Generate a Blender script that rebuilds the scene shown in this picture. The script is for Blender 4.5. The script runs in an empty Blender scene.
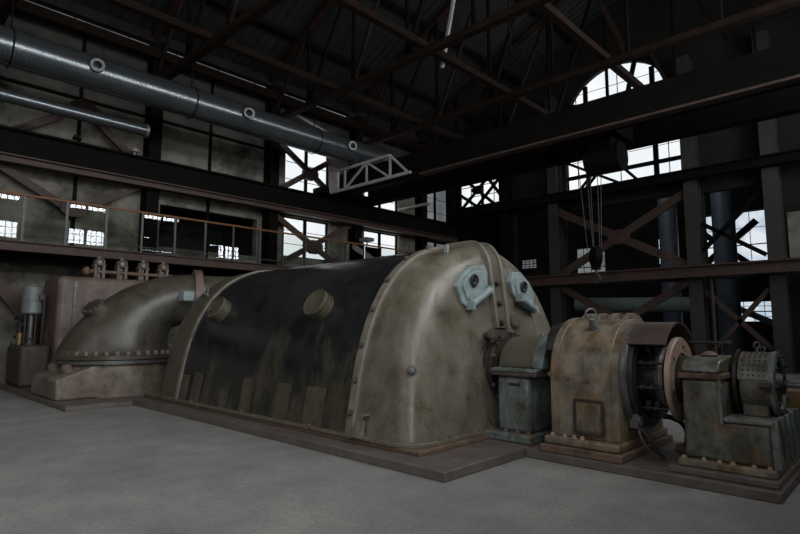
import bpy, bmesh, math, random
from mathutils import Vector, Matrix
from math import sin, cos, pi, sqrt, atan, hypot, radians
random.seed(7)
SC = bpy.context.scene
COL = SC.collection
OFF = {}

# ------------------------------------------------------------------ materials
def mat(name, c1, c2=None, scale=4.0, rough=.6, metal=0.0, rough2=None, bump=.0, bscale=40, c3=None, s3=2.0, t3=(.55, .68), stretch=None, spec=.5, detail=6, drip=0, dscale=(7, 7, .9)):
    m = bpy.data.materials.new(name); m.use_nodes = True
    nt = m.node_tree; N = nt.nodes; L = nt.links
    b = N['Principled BSDF']
    b.inputs['Metallic'].default_value = metal
    b.inputs['Roughness'].default_value = rough
    b.inputs['Specular IOR Level'].default_value = spec
    tc = N.new('ShaderNodeTexCoord'); vec = tc.outputs['Object']
    if stretch:
        mp = N.new('ShaderNodeMapping'); mp.inputs['Scale'].default_value = stretch
        L.new(vec, mp.inputs['Vector']); vec = mp.outputs['Vector']
    col = None
    if c2 is None:
        b.inputs['Base Color'].default_value = (*c1, 1)
    else:
        n = N.new('ShaderNodeTexNoise'); n.inputs['Scale'].default_value = scale; n.inputs['Detail'].default_value = detail
        n.inputs['Roughness'].default_value = .65
        L.new(vec, n.inputs['Vector'])
        r = N.new('ShaderNodeValToRGB'); r.color_ramp.elements[0].position = .36; r.color_ramp.elements[1].position = .66
        r.color_ramp.elements[0].color = (*c1, 1); r.color_ramp.elements[1].color = (*c2, 1)
        L.new(n.outputs['Fac'], r.inputs['Fac']); col = r.outputs['Color']
        if c3 is not None:
            n3 = N.new('ShaderNodeTexNoise'); n3.inputs['Scale'].default_value = s3; n3.inputs['Detail'].default_value = 8
            n3.inputs['Roughness'].default_value = .7
            L.new(vec, n3.inputs['Vector'])
            r3 = N.new('ShaderNodeValToRGB'); r3.color_ramp.elements[0].position = t3[0]; r3.color_ramp.elements[1].position = t3[1]
            L.new(n3.outputs['Fac'], r3.inputs['Fac'])
            mx = N.new('ShaderNodeMix'); mx.data_type = 'RGBA'
            L.new(r3.outputs['Color'], mx.inputs['Factor']); L.new(col, mx.inputs['A']); mx.inputs['B'].default_value = (*c3, 1)
            col = mx.outputs['Result']
        if drip:
            mp4 = N.new('ShaderNodeMapping'); mp4.inputs['Scale'].default_value = dscale; L.new(tc.outputs['Object'], mp4.inputs['Vector'])
            n4 = N.new('ShaderNodeTexNoise'); n4.inputs['Scale'].default_value = 1; n4.inputs['Detail'].default_value = 8; n4.inputs['Roughness'].default_value = .7
            L.new(mp4.outputs['Vector'], n4.inputs['Vector'])
            r4 = N.new('ShaderNodeValToRGB'); r4.color_ramp.elements[0].position = .36; r4.color_ramp.elements[1].position = .62
            d = 1 - drip; r4.color_ramp.elements[0].color = (1.25, 1.25, 1.25, 1); r4.color_ramp.elements[1].color = (d, d * .95, d * .86, 1)
            L.new(n4.outputs['Fac'], r4.inputs['Fac'])
            mu = N.new('ShaderNodeMix'); mu.data_type = 'RGBA'; mu.blend_type = 'MULTIPLY'; mu.inputs['Factor'].default_value = 1
            L.new(col, mu.inputs['A']); L.new(r4.outputs['Color'], mu.inputs['B']); col = mu.outputs['Result']
        L.new(col, b.inputs['Base Color'])
        if rough2 is not None:
            mr = N.new('ShaderNodeMapRange'); mr.inputs['From Min'].default_value = .35; mr.inputs['From Max'].default_value = .65
            mr.inputs['To Min'].default_value = rough; mr.inputs['To Max'].default_value = rough2
            L.new(n.outputs['Fac'], mr.inputs['Value']); L.new(mr.outputs['Result'], b.inputs['Roughness'])
    if bump:
        nb = N.new('ShaderNodeTexNoise'); nb.inputs['Scale'].default_value = bscale; nb.inputs['Detail'].default_value = 4
        L.new(tc.outputs['Object'], nb.inputs['Vector'])
        bp = N.new('ShaderNodeBump'); bp.inputs['Strength'].default_value = bump; bp.inputs['Distance'].default_value = .02
        L.new(nb.outputs['Fac'], bp.inputs['Height']); L.new(bp.outputs['Normal'], b.inputs['Normal'])
    return m

def emit(name, c, s, c2=None, scale=1.5):
    m = bpy.data.materials.new(name); m.use_nodes = True
    nt = m.node_tree; N = nt.nodes; L = nt.links
    N.remove(N['Principled BSDF'])
    e = N.new('ShaderNodeEmission'); e.inputs['Color'].default_value = (*c, 1); e.inputs['Strength'].default_value = s
    if c2:
        tc = N.new('ShaderNodeTexCoord'); n = N.new('ShaderNodeTexNoise'); n.inputs['Scale'].default_value = scale
        r = N.new('ShaderNodeValToRGB'); r.color_ramp.elements[0].color = (*c, 1); r.color_ramp.elements[1].color = (*c2, 1)
        r.color_ramp.elements[0].position = .4; r.color_ramp.elements[1].position = .6
        L.new(tc.outputs['Object'], n.inputs['Vector']); L.new(n.outputs['Fac'], r.inputs['Fac']); L.new(r.outputs['Color'], e.inputs['Color'])
    L.new(e.outputs['Emission'], N['Material Output'].inputs['Surface'])
    return m

M = {}
M['olive'] = mat('olive_paint', (.115, .1, .074), (.185, .169, .136), 2.2, .25, rough2=.42, bump=.06, bscale=60, c3=(.075, .058, .037), s3=1.3, t3=(.5, .75), drip=.25, dscale=(2.2, 2.2, 1.1))
M['olive_dark'] = mat('olive_dark_paint', (.07, .061, .043), (.1, .089, .064), 3, .5, bump=.05, c3=(.045, .034, .022), s3=3)
M['band'] = mat('worn_band_paint', (.14, .124, .095), (.22, .203, .168), 5, .35, c3=(.1, .075, .05), s3=6)
M['panel'] = mat('half_worn_panel_paint', (.06, .052, .036), (.095, .083, .057), 4, .5, c3=(.02, .019, .016), s3=3)
def black_shell():
    m = mat('worn_black_paint', (.010, .011, .013), (.02, .021, .022), 3, .17, rough2=.27, bump=.015, bscale=80, spec=.8)
    nt = m.node_tree; N = nt.nodes; L = nt.links; b = N['Principled BSDF']
    base = b.inputs['Base Color'].links[0].from_socket
    tc = N.new('ShaderNodeTexCoord'); sp = N.new('ShaderNodeSeparateXYZ'); L.new(tc.outputs['Object'], sp.inputs['Vector'])
    mp = N.new('ShaderNodeMapping'); mp.inputs['Scale'].default_value = (1.5, 1.5, .7); L.new(tc.outputs['Object'], mp.inputs['Vector'])
    n = N.new('ShaderNodeTexNoise'); n.inputs['Scale'].default_value = 1.0; n.inputs['Detail'].default_value = 9; n.inputs['Roughness'].default_value = .72
    L.new(mp.outputs['Vector'], n.inputs['Vector'])
    z = N.new('ShaderNodeMath'); z.operation = 'MULTIPLY_ADD'; z.inputs[1].default_value = -.11; z.inputs[2].default_value = .085
    L.new(sp.outputs['Z'], z.inputs[0])
    x = N.new('ShaderNodeMath'); x.operation = 'MULTIPLY_ADD'; x.inputs[1].default_value = .025; L.new(sp.outputs['X'], x.inputs[0]); L.new(z.outputs['Value'], x.inputs[2])
    a = N.new('ShaderNodeMath'); a.operation = 'ADD'; L.new(n.outputs['Fac'], a.inputs[0]); L.new(x.outputs['Value'], a.inputs[1])
    r = N.new('ShaderNodeValToRGB'); r.color_ramp.elements[0].position = .5; r.color_ramp.elements[1].position = .66
    L.new(a.outputs['Value'], r.inputs['Fac'])
    mx = N.new('ShaderNodeMix'); mx.data_type = 'RGBA'; L.new(r.outputs['Color'], mx.inputs['Factor']); L.new(base, mx.inputs['A']); mx.inputs['B'].default_value = (.066, .058, .039, 1)
    L.new(mx.outputs['Result'], b.inputs['Base Color'])
    return m
M['black'] = black_shell()
M['blue'] = mat('pale_blue_paint', (.2, .25, .25), (.30, .36, .36), 7, .5, c3=(.11, .085, .06), s3=5, t3=(.6, .72))
M['teal'] = mat('blue_green_paint', (.125, .155, .15), (.21, .25, .245), 5, .28, rough2=.48, c3=(.12, .085, .05), s3=3.5, t3=(.5, .64), bump=.1, drip=.5, dscale=(5, 5, 2))
M['cast'] = mat('worn_brown_green_casting', (.145, .125, .095), (.26, .228, .18), 4.2, .3, rough2=.5, c3=(.25, .145, .07), s3=2.6, t3=(.46, .66), bump=.12, drip=.5, dscale=(5, 5, 2.2))
M['castgreen'] = mat('worn_green_casting', (.075, .082, .066), (.19, .2, .17), 5, .25, c3=(.19, .115, .055), s3=3.2, t3=(.48, .64), bump=.14, rough2=.48, drip=.6, dscale=(4.5, 4.5, 2.6))
M['rust'] = mat('rusty_iron', (.11, .07, .045), (.19, .125, .085), 6, .75, c3=(.05, .03, .02), s3=4, bump=.1)
M['pinkrust'] = mat('faded_red_primer', (.12, .085, .072), (.175, .13, .112), 3, .5, c3=(.08, .052, .04), s3=2, bump=.05, drip=.3, dscale=(2, 2, .8))
M['hoodrust'] = mat('dark_brown_sheet', (.06, .042, .035), (.10, .07, .058), 4, .45, c3=(.045, .028, .02), s3=3, bump=.05)
M['blockbrown'] = mat('dull_brown_block', (.05, .041, .035), (.085, .07, .06), 3, .6, c3=(.035, .027, .022), s3=2, bump=.05)
M['copper'] = mat('copper_brown_metal', (.36, .25, .19), (.45, .33, .26), 8, .45, metal=.1, c3=(.22, .13, .085), s3=6, t3=(.6, .8))
M['steelgrey'] = mat('dull_grey_metal', (.1, .1, .1), (.17, .17, .165), 6, .4, metal=.4, c3=(.07, .05, .035), s3=8)
M['gland'] = mat('oily_rusty_iron', (.025, .02, .017), (.06, .042, .033), 6, .5, bump=.05)
M['darkiron'] = mat('dark_iron', (.014, .013, .012), (.032, .029, .025), 6, .5, bump=.05)
M['elbow'] = mat('grey_olive_elbow_paint', (.062, .055, .043), (.098, .089, .071), 2.2, .38, c3=(.055, .042, .03), s3=1.8, bump=.06, drip=.3, dscale=(2.5, 2.5, 1.6))
M['stone'] = mat('painted_stained_base', (.15, .125, .1), (.24, .205, .17), 5, .65, c3=(.105, .06, .04), s3=2.5, t3=(.5, .7), bump=.1, drip=.4, dscale=(3.2, 3.2, 2))
M['plinth'] = mat('worn_plinth_top', (.10, .085, .078), (.145, .125, .115), 4, .55, c3=(.10, .052, .04), s3=2.2, t3=(.5, .72), bump=.06)
M['brownsteel'] = mat('brown_painted_steel', (.04, .022, .016), (.062, .034, .025), 3, .65, c3=(.022, .014, .011), s3=2)
M['roofsteel'] = mat('sooty_brown_steel', (.012, .0065, .0045), (.022, .012, .008), 3, .75, spec=.12)
M['orangerail'] = mat('varnished_orange_rail', (.15, .066, .026), (.2, .09, .036), 5, .45)
M['darksteel'] = mat('black_painted_steel', (.0035, .0028, .0024), (.006, .005, .0042), 2, .75, spec=.08)
M['greysteel'] = mat('grey_steel_column', (.02, .02, .02), (.034, .034, .033), 3, .6, c3=(.028, .017, .012), s3=3)
M['palesteel'] = mat('pale_grey_steel', (.32, .29, .28), (.42, .38, .37), 4, .6)
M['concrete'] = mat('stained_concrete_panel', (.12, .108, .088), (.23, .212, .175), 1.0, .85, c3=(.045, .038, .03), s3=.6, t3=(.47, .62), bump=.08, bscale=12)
M['dimconcrete'] = mat('dimmed_dirty_concrete_panel', (.03, .027, .023), (.07, .063, .053), 1.0, .85, c3=(.018, .016, .013), s3=.6, bump=.08, bscale=12)  # upper left wall: weak light, besides dirt, painted in as darker concrete
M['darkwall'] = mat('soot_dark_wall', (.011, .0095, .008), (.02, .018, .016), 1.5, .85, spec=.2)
M['lightwall'] = mat('limewashed_wall', (.32, .31, .29), (.42, .41, .38), 1.5, .85)
M['roof'] = mat('dark_roof_sheet', (.012, .0125, .013), (.018, .0185, .019), 2, .6, spec=.3)
M['duct'] = mat('galvanised_duct', (.10, .112, .12), (.135, .147, .155), 2, .27, metal=.8)
M['bluesteel'] = mat('blue_grey_steel', (.07, .09, .12), (.11, .13, .16), 2, .45)
M['greenpost'] = mat('green_grey_post', (.02, .03, .025), (.035, .045, .04), 5, .4)
M['brass'] = mat('aged_brass', (.24, .16, .07), (.3, .21, .1), 8, .4, metal=.6)
M['motorgrey'] = mat('blue_grey_motor_paint', (.12, .135, .135), (.17, .185, .185), 4, .4)
M['rubber'] = mat('black_rubber', (.012, .012, .012), (.02, .02, .02), 10, .6)
M['windowday'] = emit('overcast_sky_pane', (.72, .76, .79), 1.2, (.80, .82, .83), .5)
M['fillhigh'] = emit('high_fill_pane', (1.0, .99, .97), 3.5)
M['windowdim'] = emit('dusty_lit_pane', (.2, .215, .225), .5, (.35, .38, .4), .8)
M['windowblue'] = emit('bluish_lit_pane', (.5, .6, .7), 1.0, (.75, .8, .85), .9)
M['windowbright'] = emit('bright_sky_pane', (.94, .975, 1.0), 25.0)
M['windowtall'] = emit('bright_side_pane', (.95, .975, 1.0), 24.0)
M['fillsouth'] = emit('south_fill_pane', (1.0, .985, .96), 1.2)

# galvanised spiral duct: fine helical ridges along the axis
def duct_bump(m):
    nt = m.node_tree; N = nt.nodes; L = nt.links
    tc = N.new('ShaderNodeTexCoord'); w = N.new('ShaderNodeTexWave'); w.bands_direction = 'Y'; w.inputs['Scale'].default_value = 3.6
    L.new(tc.outputs['Object'], w.inputs['Vector'])
    bp = N.new('ShaderNodeBump'); bp.inputs['Strength'].default_value = .22; bp.inputs['Distance'].default_value = .012
    L.new(w.outputs['Fac'], bp.inputs['Height']); L.new(bp.outputs['Normal'], N['Principled BSDF'].inputs['Normal'])
duct_bump(M['duct'])

# floor: speckled terrazzo with soft large variation
def floor_mat():
    m = bpy.data.materials.new('speckled_terrazzo'); m.use_nodes = True
    nt = m.node_tree; N = nt.nodes; L = nt.links; b = N['Principled BSDF']
    tc = N.new('ShaderNodeTexCoord')
    n1 = N.new('ShaderNodeTexNoise'); n1.inputs['Scale'].default_value = .6; n1.inputs['Detail'].default_value = 6
    n2 = N.new('ShaderNodeTexVoronoi'); n2.inputs['Scale'].default_value = 55
    n3 = N.new('ShaderNodeTexNoise'); n3.inputs['Scale'].default_value = 2.2; n3.inputs['Detail'].default_value = 8
    for n in (n1, n2, n3): L.new(tc.outputs['Object'], n.inputs['Vector'])
    r1 = N.new('ShaderNodeValToRGB'); r1.color_ramp.elements[0].position = .3; r1.color_ramp.elements[1].position = .7
    r1.color_ramp.elements[0].color = (.22, .22, .218, 1); r1.color_ramp.elements[1].color = (.30, .296, .283, 1)
    L.new(n1.outputs['Fac'], r1.inputs['Fac'])
    r2 = N.new('ShaderNodeValToRGB'); r2.color_ramp.elements[0].color = (.66, .66, .66, 1); r2.color_ramp.elements[1].color = (1.3, 1.29, 1.26, 1)
    L.new(n2.outputs['Color'], r2.inputs['Fac'])
    r3 = N.new('ShaderNodeValToRGB'); r3.color_ramp.elements[0].position = .35; r3.color_ramp.elements[1].position = .65
    r3.color_ramp.elements[0].color = (.86, .86, .86, 1); r3.color_ramp.elements[1].color = (1.1, 1.095, 1.07, 1)
    L.new(n3.outputs['Fac'], r3.inputs['Fac'])
    a = N.new('ShaderNodeMix'); a.data_type = 'RGBA'; a.blend_type = 'MULTIPLY'; a.inputs['Factor'].default_value = .6
    L.new(r1.outputs['Color'], a.inputs['A']); L.new(r2.outputs['Color'], a.inputs['B'])
    c = N.new('ShaderNodeMix'); c.data_type = 'RGBA'; c.blend_type = 'MULTIPLY'; c.inputs['Factor'].default_value = 1
    L.new(a.outputs['Result'], c.inputs['A']); L.new(r3.outputs['Color'], c.inputs['B'])
    L.new(c.outputs['Result'], b.inputs['Base Color'])
    b.inputs['Roughness'].default_value = .62; b.inputs['Specular IOR Level'].default_value = .3
    return m
M['floor'] = floor_mat()

# balustrade glass: clear, with mirror reflection at the surface
def glass_mat():
    m = bpy.data.materials.new('balustrade_glass'); m.use_nodes = True
    nt = m.node_tree; N = nt.nodes; L = nt.links; N.remove(N['Principled BSDF'])
    t = N.new('ShaderNodeBsdfTransparent'); t.inputs['Color'].default_value = (.8, .84, .82, 1)
    g = N.new('ShaderNodeBsdfGlossy'); g.inputs['Roughness'].default_value = .0; g.inputs['Color'].default_value = (.95, .97, 1, 1)
    f = N.new('ShaderNodeFresnel'); f.inputs['IOR'].default_value = 1.5
    mx = N.new('ShaderNodeMixShader')
    L.new(f.outputs['Fac'], mx.inputs['Fac']); L.new(t.outputs['BSDF'], mx.inputs[1]); L.new(g.outputs['BSDF'], mx.inputs[2])
    L.new(mx.outputs['Shader'], N['Material Output'].inputs['Surface'])
    return m
M['glass'] = glass_mat()

# ------------------------------------------------------------------ helpers
def smooth_by_angle(me, ang=38):
    bm = bmesh.new(); bm.from_mesh(me)
    for f in bm.faces: f.smooth = True
    lim = radians(ang)
    for e in bm.edges:
        e.smooth = len(e.link_faces) == 2 and e.calc_face_angle(0) < lim
    bm.to_mesh(me); bm.free()

def obj(name, bm, m, parent=None, bevel=0, smooth=True, origin=None):
    """one mesh object; geometry is written in world coordinates"""
    off = Vector((0, 0, 0))
    if parent is not None: off = OFF[parent.name]
    elif origin is not None: off = Vector(origin)
    bmesh.ops.recalc_face_normals(bm, faces=bm.faces[:])
    if off.length: bmesh.ops.translate(bm, verts=bm.verts[:], vec=-off)
    me = bpy.data.meshes.new(name); bm.to_mesh(me); bm.free()
    if smooth: smooth_by_angle(me)
    o = bpy.data.objects.new(name, me); COL.objects.link(o)
    me.materials.append(M[m] if isinstance(m, str) else m)
    if parent is not None: o.parent = parent
    else: o.location = off
    OFF[o.name] = off
    if bevel:
        md = o.modifiers.new('bevel', 'BEVEL'); md.width = bevel; md.segments = 2; md.limit_method = 'ANGLE'; md.angle_limit = radians(40)
    return o

def tag(o, label, cat, group=None):
    o['label'] = label; o['category'] = cat
    if group: o['group'] = group
    return o

def thing(name, label, cat, loc, group=None):
    o = bpy.data.objects.new(name, None); COL.objects.link(o); o.location = loc; o.empty_display_size = .1
    OFF[o.name] = Vector(loc)
    return tag(o, label, cat, group)

def struct(name, bm, m, **k):
    o = obj(name, bm, m, **k)
    if o.parent is None: o['kind'] = 'structure'
    return o

def part_copy(src, parent, loc, rot=None):
    c = src.copy(); COL.objects.link(c); c.parent = parent; c.location = loc
    if rot: c.rotation_euler = rot
    return c

def B(): return bmesh.new()

def box(bm, x0, x1, y0, y1, z0, z1):
    v = [bm.verts.new((x, y, z)) for x in (x0, x1) for y in (y0, y1) for z in (z0, z1)]
    for f in ((0, 1, 3, 2), (4, 6, 7, 5), (0, 4, 5, 1), (2, 3, 7, 6), (0, 2, 6, 4), (1, 5, 7, 3)):
        bm.faces.new([v[i] for i in f])
    return bm

def frame_of(d):
    d = Vector(d).normalized()
    u = Vector((0, 0, 1)) if abs(d.z) < .95 else Vector((0, 1, 0))
    a = d.cross(u).normalized(); b = a.cross(d).normalized()
    return d, a, b

def bridge(bm, r0, r1):
    n = len(r0)
    for i in range(n):
        j = (i + 1) % n
        bm.faces.new((r0[i], r0[j], r1[j], r1[i]))

def lathe(bm, prof, o, d, n=32, caps=True):
    """prof = [(t along d, radius)]"""
    d, a, b = frame_of(d); o = Vector(o); prev = None
    for i, (t, r) in enumerate(prof):
        ring = [bm.verts.new(o + d * t + (a * cos(2 * pi * k / n) + b * sin(2 * pi * k / n)) * r) for k in range(n)]
        if prev: bridge(bm, prev, ring)
        elif caps: bm.faces.new(ring)
        prev = ring
    if caps: bm.faces.new(prev)
    return bm

def cyl(bm, p0, p1, r0, r1=None, n=20):
    p0 = Vector(p0); p1 = Vector(p1)
    return lathe(bm, [(0, r0), ((p1 - p0).length, r0 if r1 is None else r1)], p0, p1 - p0, n)

def tube_ring(bm, o, d, prof, n=48):
    """closed-profile ring: prof = [(t, r)] loop"""
    d, a, b = frame_of(d); o = Vector(o)
    rings = []
    for t, r in prof:
        rings.append([bm.verts.new(o + d * t + (a * cos(2 * pi * k / n) + b * sin(2 * pi * k / n)) * r) for k in range(n)])
    for i in range(len(rings)): bridge(bm, rings[i], rings[(i + 1) % len(rings)])
    return bm

def torus(bm, o, d, R, r, n=28, m=10):
    return tube_ring(bm, o, d, [(r * cos(2 * pi * k / m), R + r * sin(2 * pi * k / m)) for k in range(m)], n)

def bar(bm, p0, p1, w, h, up=(0, 0, 1)):
    """rectangular bar, h along up-ish, w across"""
    p0 = Vector(p0); p1 = Vector(p1); d = (p1 - p0).normalized(); up = Vector(up)
    if abs(d.dot(up)) > .97: up = Vector((0, 1, 0))
    a = d.cross(up).normalized(); b = a.cross(d).normalized()
    r = []
    for p in (p0, p1):
        r.append([bm.verts.new(p + a * sx * w / 2 + b * sz * h / 2) for sx, sz in ((-1, -1), (1, -1), (1, 1), (-1, 1))])
    bridge(bm, r[0], r[1]); bm.faces.new(r[0]); bm.faces.new(r[1])
    return bm

def ibeam(bm, p0, p1, w, h, t=.03, up=(0, 0, 1)):
    p0 = Vector(p0); p1 = Vector(p1); d = (p1 - p0).normalized(); up = Vector(up)
    if abs(d.dot(up)) > .97: up = Vector((0, 1, 0))
    a = d.cross(up).normalized(); b = a.cross(d).normalized()
    pts = [(-w/2, -h/2), (w/2, -h/2), (w/2, -h/2+t), (t/2, -h/2+t), (t/2, h/2-t), (w/2, h/2-t), (w/2, h/2), (-w/2, h/2), (-w/2, h/2-t), (-t/2, h/2-t), (-t/2, -h/2+t), (-w/2, -h/2+t)]
    r = [[bm.verts.new(p + a * x + b * y) for x, y in pts] for p in (p0, p1)]
    bridge(bm, r[0], r[1]); bm.faces.new(r[0]); bm.faces.new(r[1])
    return bm

def path_tube(bm, pts, r, n=8):
    pts = [Vector(p) for p in pts]; prev = None
    for i, p in enumerate(pts):
        d = (pts[min(i+1, len(pts)-1)] - pts[max(i-1, 0)])
        d, a, b = frame_of(d)
        ring = [bm.verts.new(p + (a * cos(2*pi*k/n) + b * sin(2*pi*k/n)) * r) for k in range(n)]
        if prev: bridge(bm, prev, ring)
        else: bm.faces.new(ring)
        prev = ring
    bm.faces.new(prev)
    return bm

def extrude_x(bm, prof, x0, x1):
    """closed (y,z) polygon extruded along X"""
    r = [[bm.verts.new((x, y, z)) for y, z in prof] for x in (x0, x1)]
    bridge(bm, r[0], r[1]); bm.faces.new(r[0]); bm.faces.new(r[1])
    return bm

def prism(bm, pts, vec):
    vec = Vector(vec)
    r = [[bm.verts.new(Vector(p)) for p in pts], [bm.verts.new(Vector(p) + vec) for p in pts]]
    bridge(bm, r[0], r[1]); bm.faces.new(r[0]); bm.faces.new(r[1])
    return bm

def catmull(pts, n=6):
    out = []
    P = [pts[0]] + list(pts) + [pts[-1]]
    for i in range(1, len(P) - 2):
        for k in range(n):
            t = k / n
            out.append(tuple(.5 * ((2*P[i][j]) + (-P[i-1][j] + P[i+1][j]) * t + (2*P[i-1][j] - 5*P[i][j] + 4*P[i+1][j] - P[i+2][j]) * t*t + (-P[i-1][j] + 3*P[i][j] - 3*P[i+1][j] + P[i+2][j]) * t**3) for j in range(len(pts[0]))))
    out.append(tuple(pts[-1]))
    return out

# bolts shared by many parts
def bolt_mesh(name, r, h):
    bm = B(); lathe(bm, [(0, r * 1.35), (h * .25, r * 1.35), (h * .25, r), (h * .85, r), (h, r * .6)], (0, 0, 0), (0, 0, 1), 8)
    me = bpy.data.meshes.new(name); bm.to_mesh(me); bm.free(); smooth_by_angle(me)
    return me
BOLT = {}
def bolts(parent, pts, r, h, m, d=(0, 0, 1), name='bolt'):
    key = (r, h, m)
    if key not in BOLT:
        BOLT[key] = bolt_mesh('bolt', r, h); BOLT[key].materials.append(M[m])
    off = OFF[parent.name]
    for p in pts:
        dd = d(p) if callable(d) else d
        o = bpy.data.objects.new(name, BOLT[key]); COL.objects.link(o); o.parent = parent
        o.location = Vector(p) - off
        o.rotation_mode = 'QUATERNION'; o.rotation_quaternion = Vector((0, 0, 1)).rotation_difference(Vector(dd).normalized())

def eye_bolt(parent, p, d, R=.06, r=.014, m='steelgrey', face=(0, 1, 0), name='lifting_eye'):
    p = Vector(p); d = Vector(d).normalized(); bm = B()
    cyl(bm, p - d * .01, p + d * .05, r * 1.4, r * 1.2, 10)
    torus(bm, p + d * (.045 + R), face, R, r, 22, 8)
    return obj(name, bm, m, parent)

# ------------------------------------------------------------------ camera
F = 547.6; EYE = 1.6
pitch = atan(60 / F); yaw = atan(525 / hypot(F, 60))
fh = Vector((-sin(yaw), cos(yaw), 0)); fw = fh * cos(pitch) + Vector((0, 0, sin(pitch)))
cam = bpy.data.cameras.new('camera'); cam.sensor_width = 36; cam.lens = F * 36 / 800; cam.clip_start = .05; cam.clip_end = 200
co = bpy.data.objects.new('camera', cam); COL.objects.link(co); co.location = (0, 0, EYE)
co.rotation_euler = fw.to_track_quat('-Z', 'Y').to_euler(); SC.camera = co

# ------------------------------------------------------------------ the room
XL, XR, YF, YN = -18.5, 1.7, 23.7, -7.0
CY, CZ = 7.0, 1.0          # shaft line of the machine

def grid_wall(bm, axis, pos, th, a0, a1, z0, z1, holes):
    A = sorted({a0, a1, *[h[0] for h in holes], *[h[1] for h in holes]}); Z = sorted({z0, z1, *[h[2] for h in holes], *[h[3] for h in holes]})
    A = [a for a in A if a0 <= a <= a1]; Z = [z for z in Z if z0 <= z <= z1]
    for i in range(len(A) - 1):
        run = None
        for j in range(len(Z) - 1):
            ca = (A[i] + A[i+1]) / 2; cz = (Z[j] + Z[j+1]) / 2
            if any(h[0] < ca < h[1] and h[2] < cz < h[3] for h in holes): continue
            if axis == 'x': box(bm, min(pos, pos+th), max(pos, pos+th), A[i], A[i+1], Z[j], Z[j+1])
            else: box(bm, A[i], A[i+1], min(pos, pos+th), max(pos, pos+th), Z[j], Z[j+1])
    return bm

NWIN = [0]
def window(axis, pos, depth, a0, a1, z0, z1, nv, nh, pane, fw_=.06, main=1, fm='darksteel', thin=.03):
    """steel window: frame and glazing bars, with one child per pane sheet"""
    NWIN[0] += 1
    def P(a, z, d=0):
        return (pos + depth + d, a, z) if axis == 'x' else (a, pos + depth + d, z)
    out = 1 if depth > 0 else -1
    bm = B(); up = (1, 0, 0) if axis == 'x' else (0, 1, 0)
    for a in (a0 + fw_/2, a1 - fw_/2): bar(bm, P(a, z0), P(a, z1), fw_, .1, up)
    for z in (z0 + fw_/2, z1 - fw_/2): bar(bm, P(a0, z), P(a1, z), .1, fw_)
    for k in range(1, nv):
        a = a0 + (a1 - a0) * k / nv; w = .13 if (main and k * 2 == nv) else thin
        bar(bm, P(a, z0), P(a, z1), w, .08 if w > .1 else thin, up)
    for k in range(1, nh):
        z = z0 + (z1 - z0) * k / nh; bar(bm, P(a0, z), P(a1, z), thin, thin if k * 2 != nh else thin * 2)
    o = struct(f'window_{NWIN[0]}', bm, fm, smooth=False)
    bp = B(); e = .05 * out
    vs = [bp.verts.new(P(a, z, e)) for a, z in ((a0, z0), (a1, z0), (a1, z1), (a0, z1))]
    bp.faces.new(vs)
    obj('pane', bp, pane, o, smooth=False)
    return o

bm = B(); box(bm, XL - .3, XR + .3, YN - .3, YF + .3, -.2, 0); struct('floor', bm, 'floor', smooth=False)

# left wall with its windows
winL = []
for y in (12.6, 17.0, 21.3):
    winL.append((y, min(y + 2.35, 23.4), 4.45, 6.12)); winL.append((y, min(y + 2.35, 23.4), 7.0, 9.2))
dark_open = [(7.6, 11.35, 4.3, 5.75)]
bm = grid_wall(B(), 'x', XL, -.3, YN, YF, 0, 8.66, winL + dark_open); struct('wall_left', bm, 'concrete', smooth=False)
bm = grid_wall(B(), 'x', XL, -.3, YN, YF, 8.66, 11.0, winL); struct('wall_left_upper', bm, 'dimconcrete', smooth=False)
for i, w in enumerate(winL):
    dim = w[0] > 21
    window('x', XL, -.2, *w, 2, 3, 'windowdim' if dim else 'windowday', .05, 1, 'darksteel', .022)
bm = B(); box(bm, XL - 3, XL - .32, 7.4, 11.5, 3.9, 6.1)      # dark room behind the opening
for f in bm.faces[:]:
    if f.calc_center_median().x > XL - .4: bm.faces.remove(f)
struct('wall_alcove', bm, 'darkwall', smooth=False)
# clerestory strip under the left eave
window('x', XL, -.1, 1.5, 16.0, 11.12, 11.32, 9, 1, 'windowdim', .04, 0)
bm = B(); box(bm, XL - .3, XL, YN, YF, 11.36, 11.7); box(bm, XL - .3, XL, 16.0, YF, 11.0, 11.36); box(bm, XL - .3, XL, YN, 1.5, 11.0, 11.36); box(bm, XL-.28, XL-.2, YN, YF, 11.0, 11.4); struct('wall_left_eave', bm, 'darkwall', smooth=False)
# joints between the infill panels
bm = B()
for y in (5.0, 9.3): box(bm, XL + .002, XL + .06, y - .05, y + .05, 3.9, 11.0)
for z in (8.64, 10.1): box(bm, XL + .002, XL + .05, YN, 12.5, z - .05, z + .05)
box(bm, XL + .002, XL + .05, 11.9, YF, 9.35, 9.45)
struct('trim_1', bm, 'darksteel', smooth=False)

# right wall (behind the camera's shoulder) with its windows
winR = [(-2.5, -1.2, 1.1, 5.6)]
for y in (-4.2, .15, 4.55, 9.0, 13.38, 17.8):
    winR.append((y, y + 2.35, 6.2, 7.28)); winR.append((y, y + 2.35, 8.36, 10.6))
bm = grid_wall(B(), 'x', XR, .3, YN, YF, 0, 11.7, winR); struct('wall_right', bm, 'darkwall', smooth=False)
for w in winR: window('x', XR, .2, *w, 8, 3, 'windowbright' if w[2] > 2 else 'windowtall')

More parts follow.
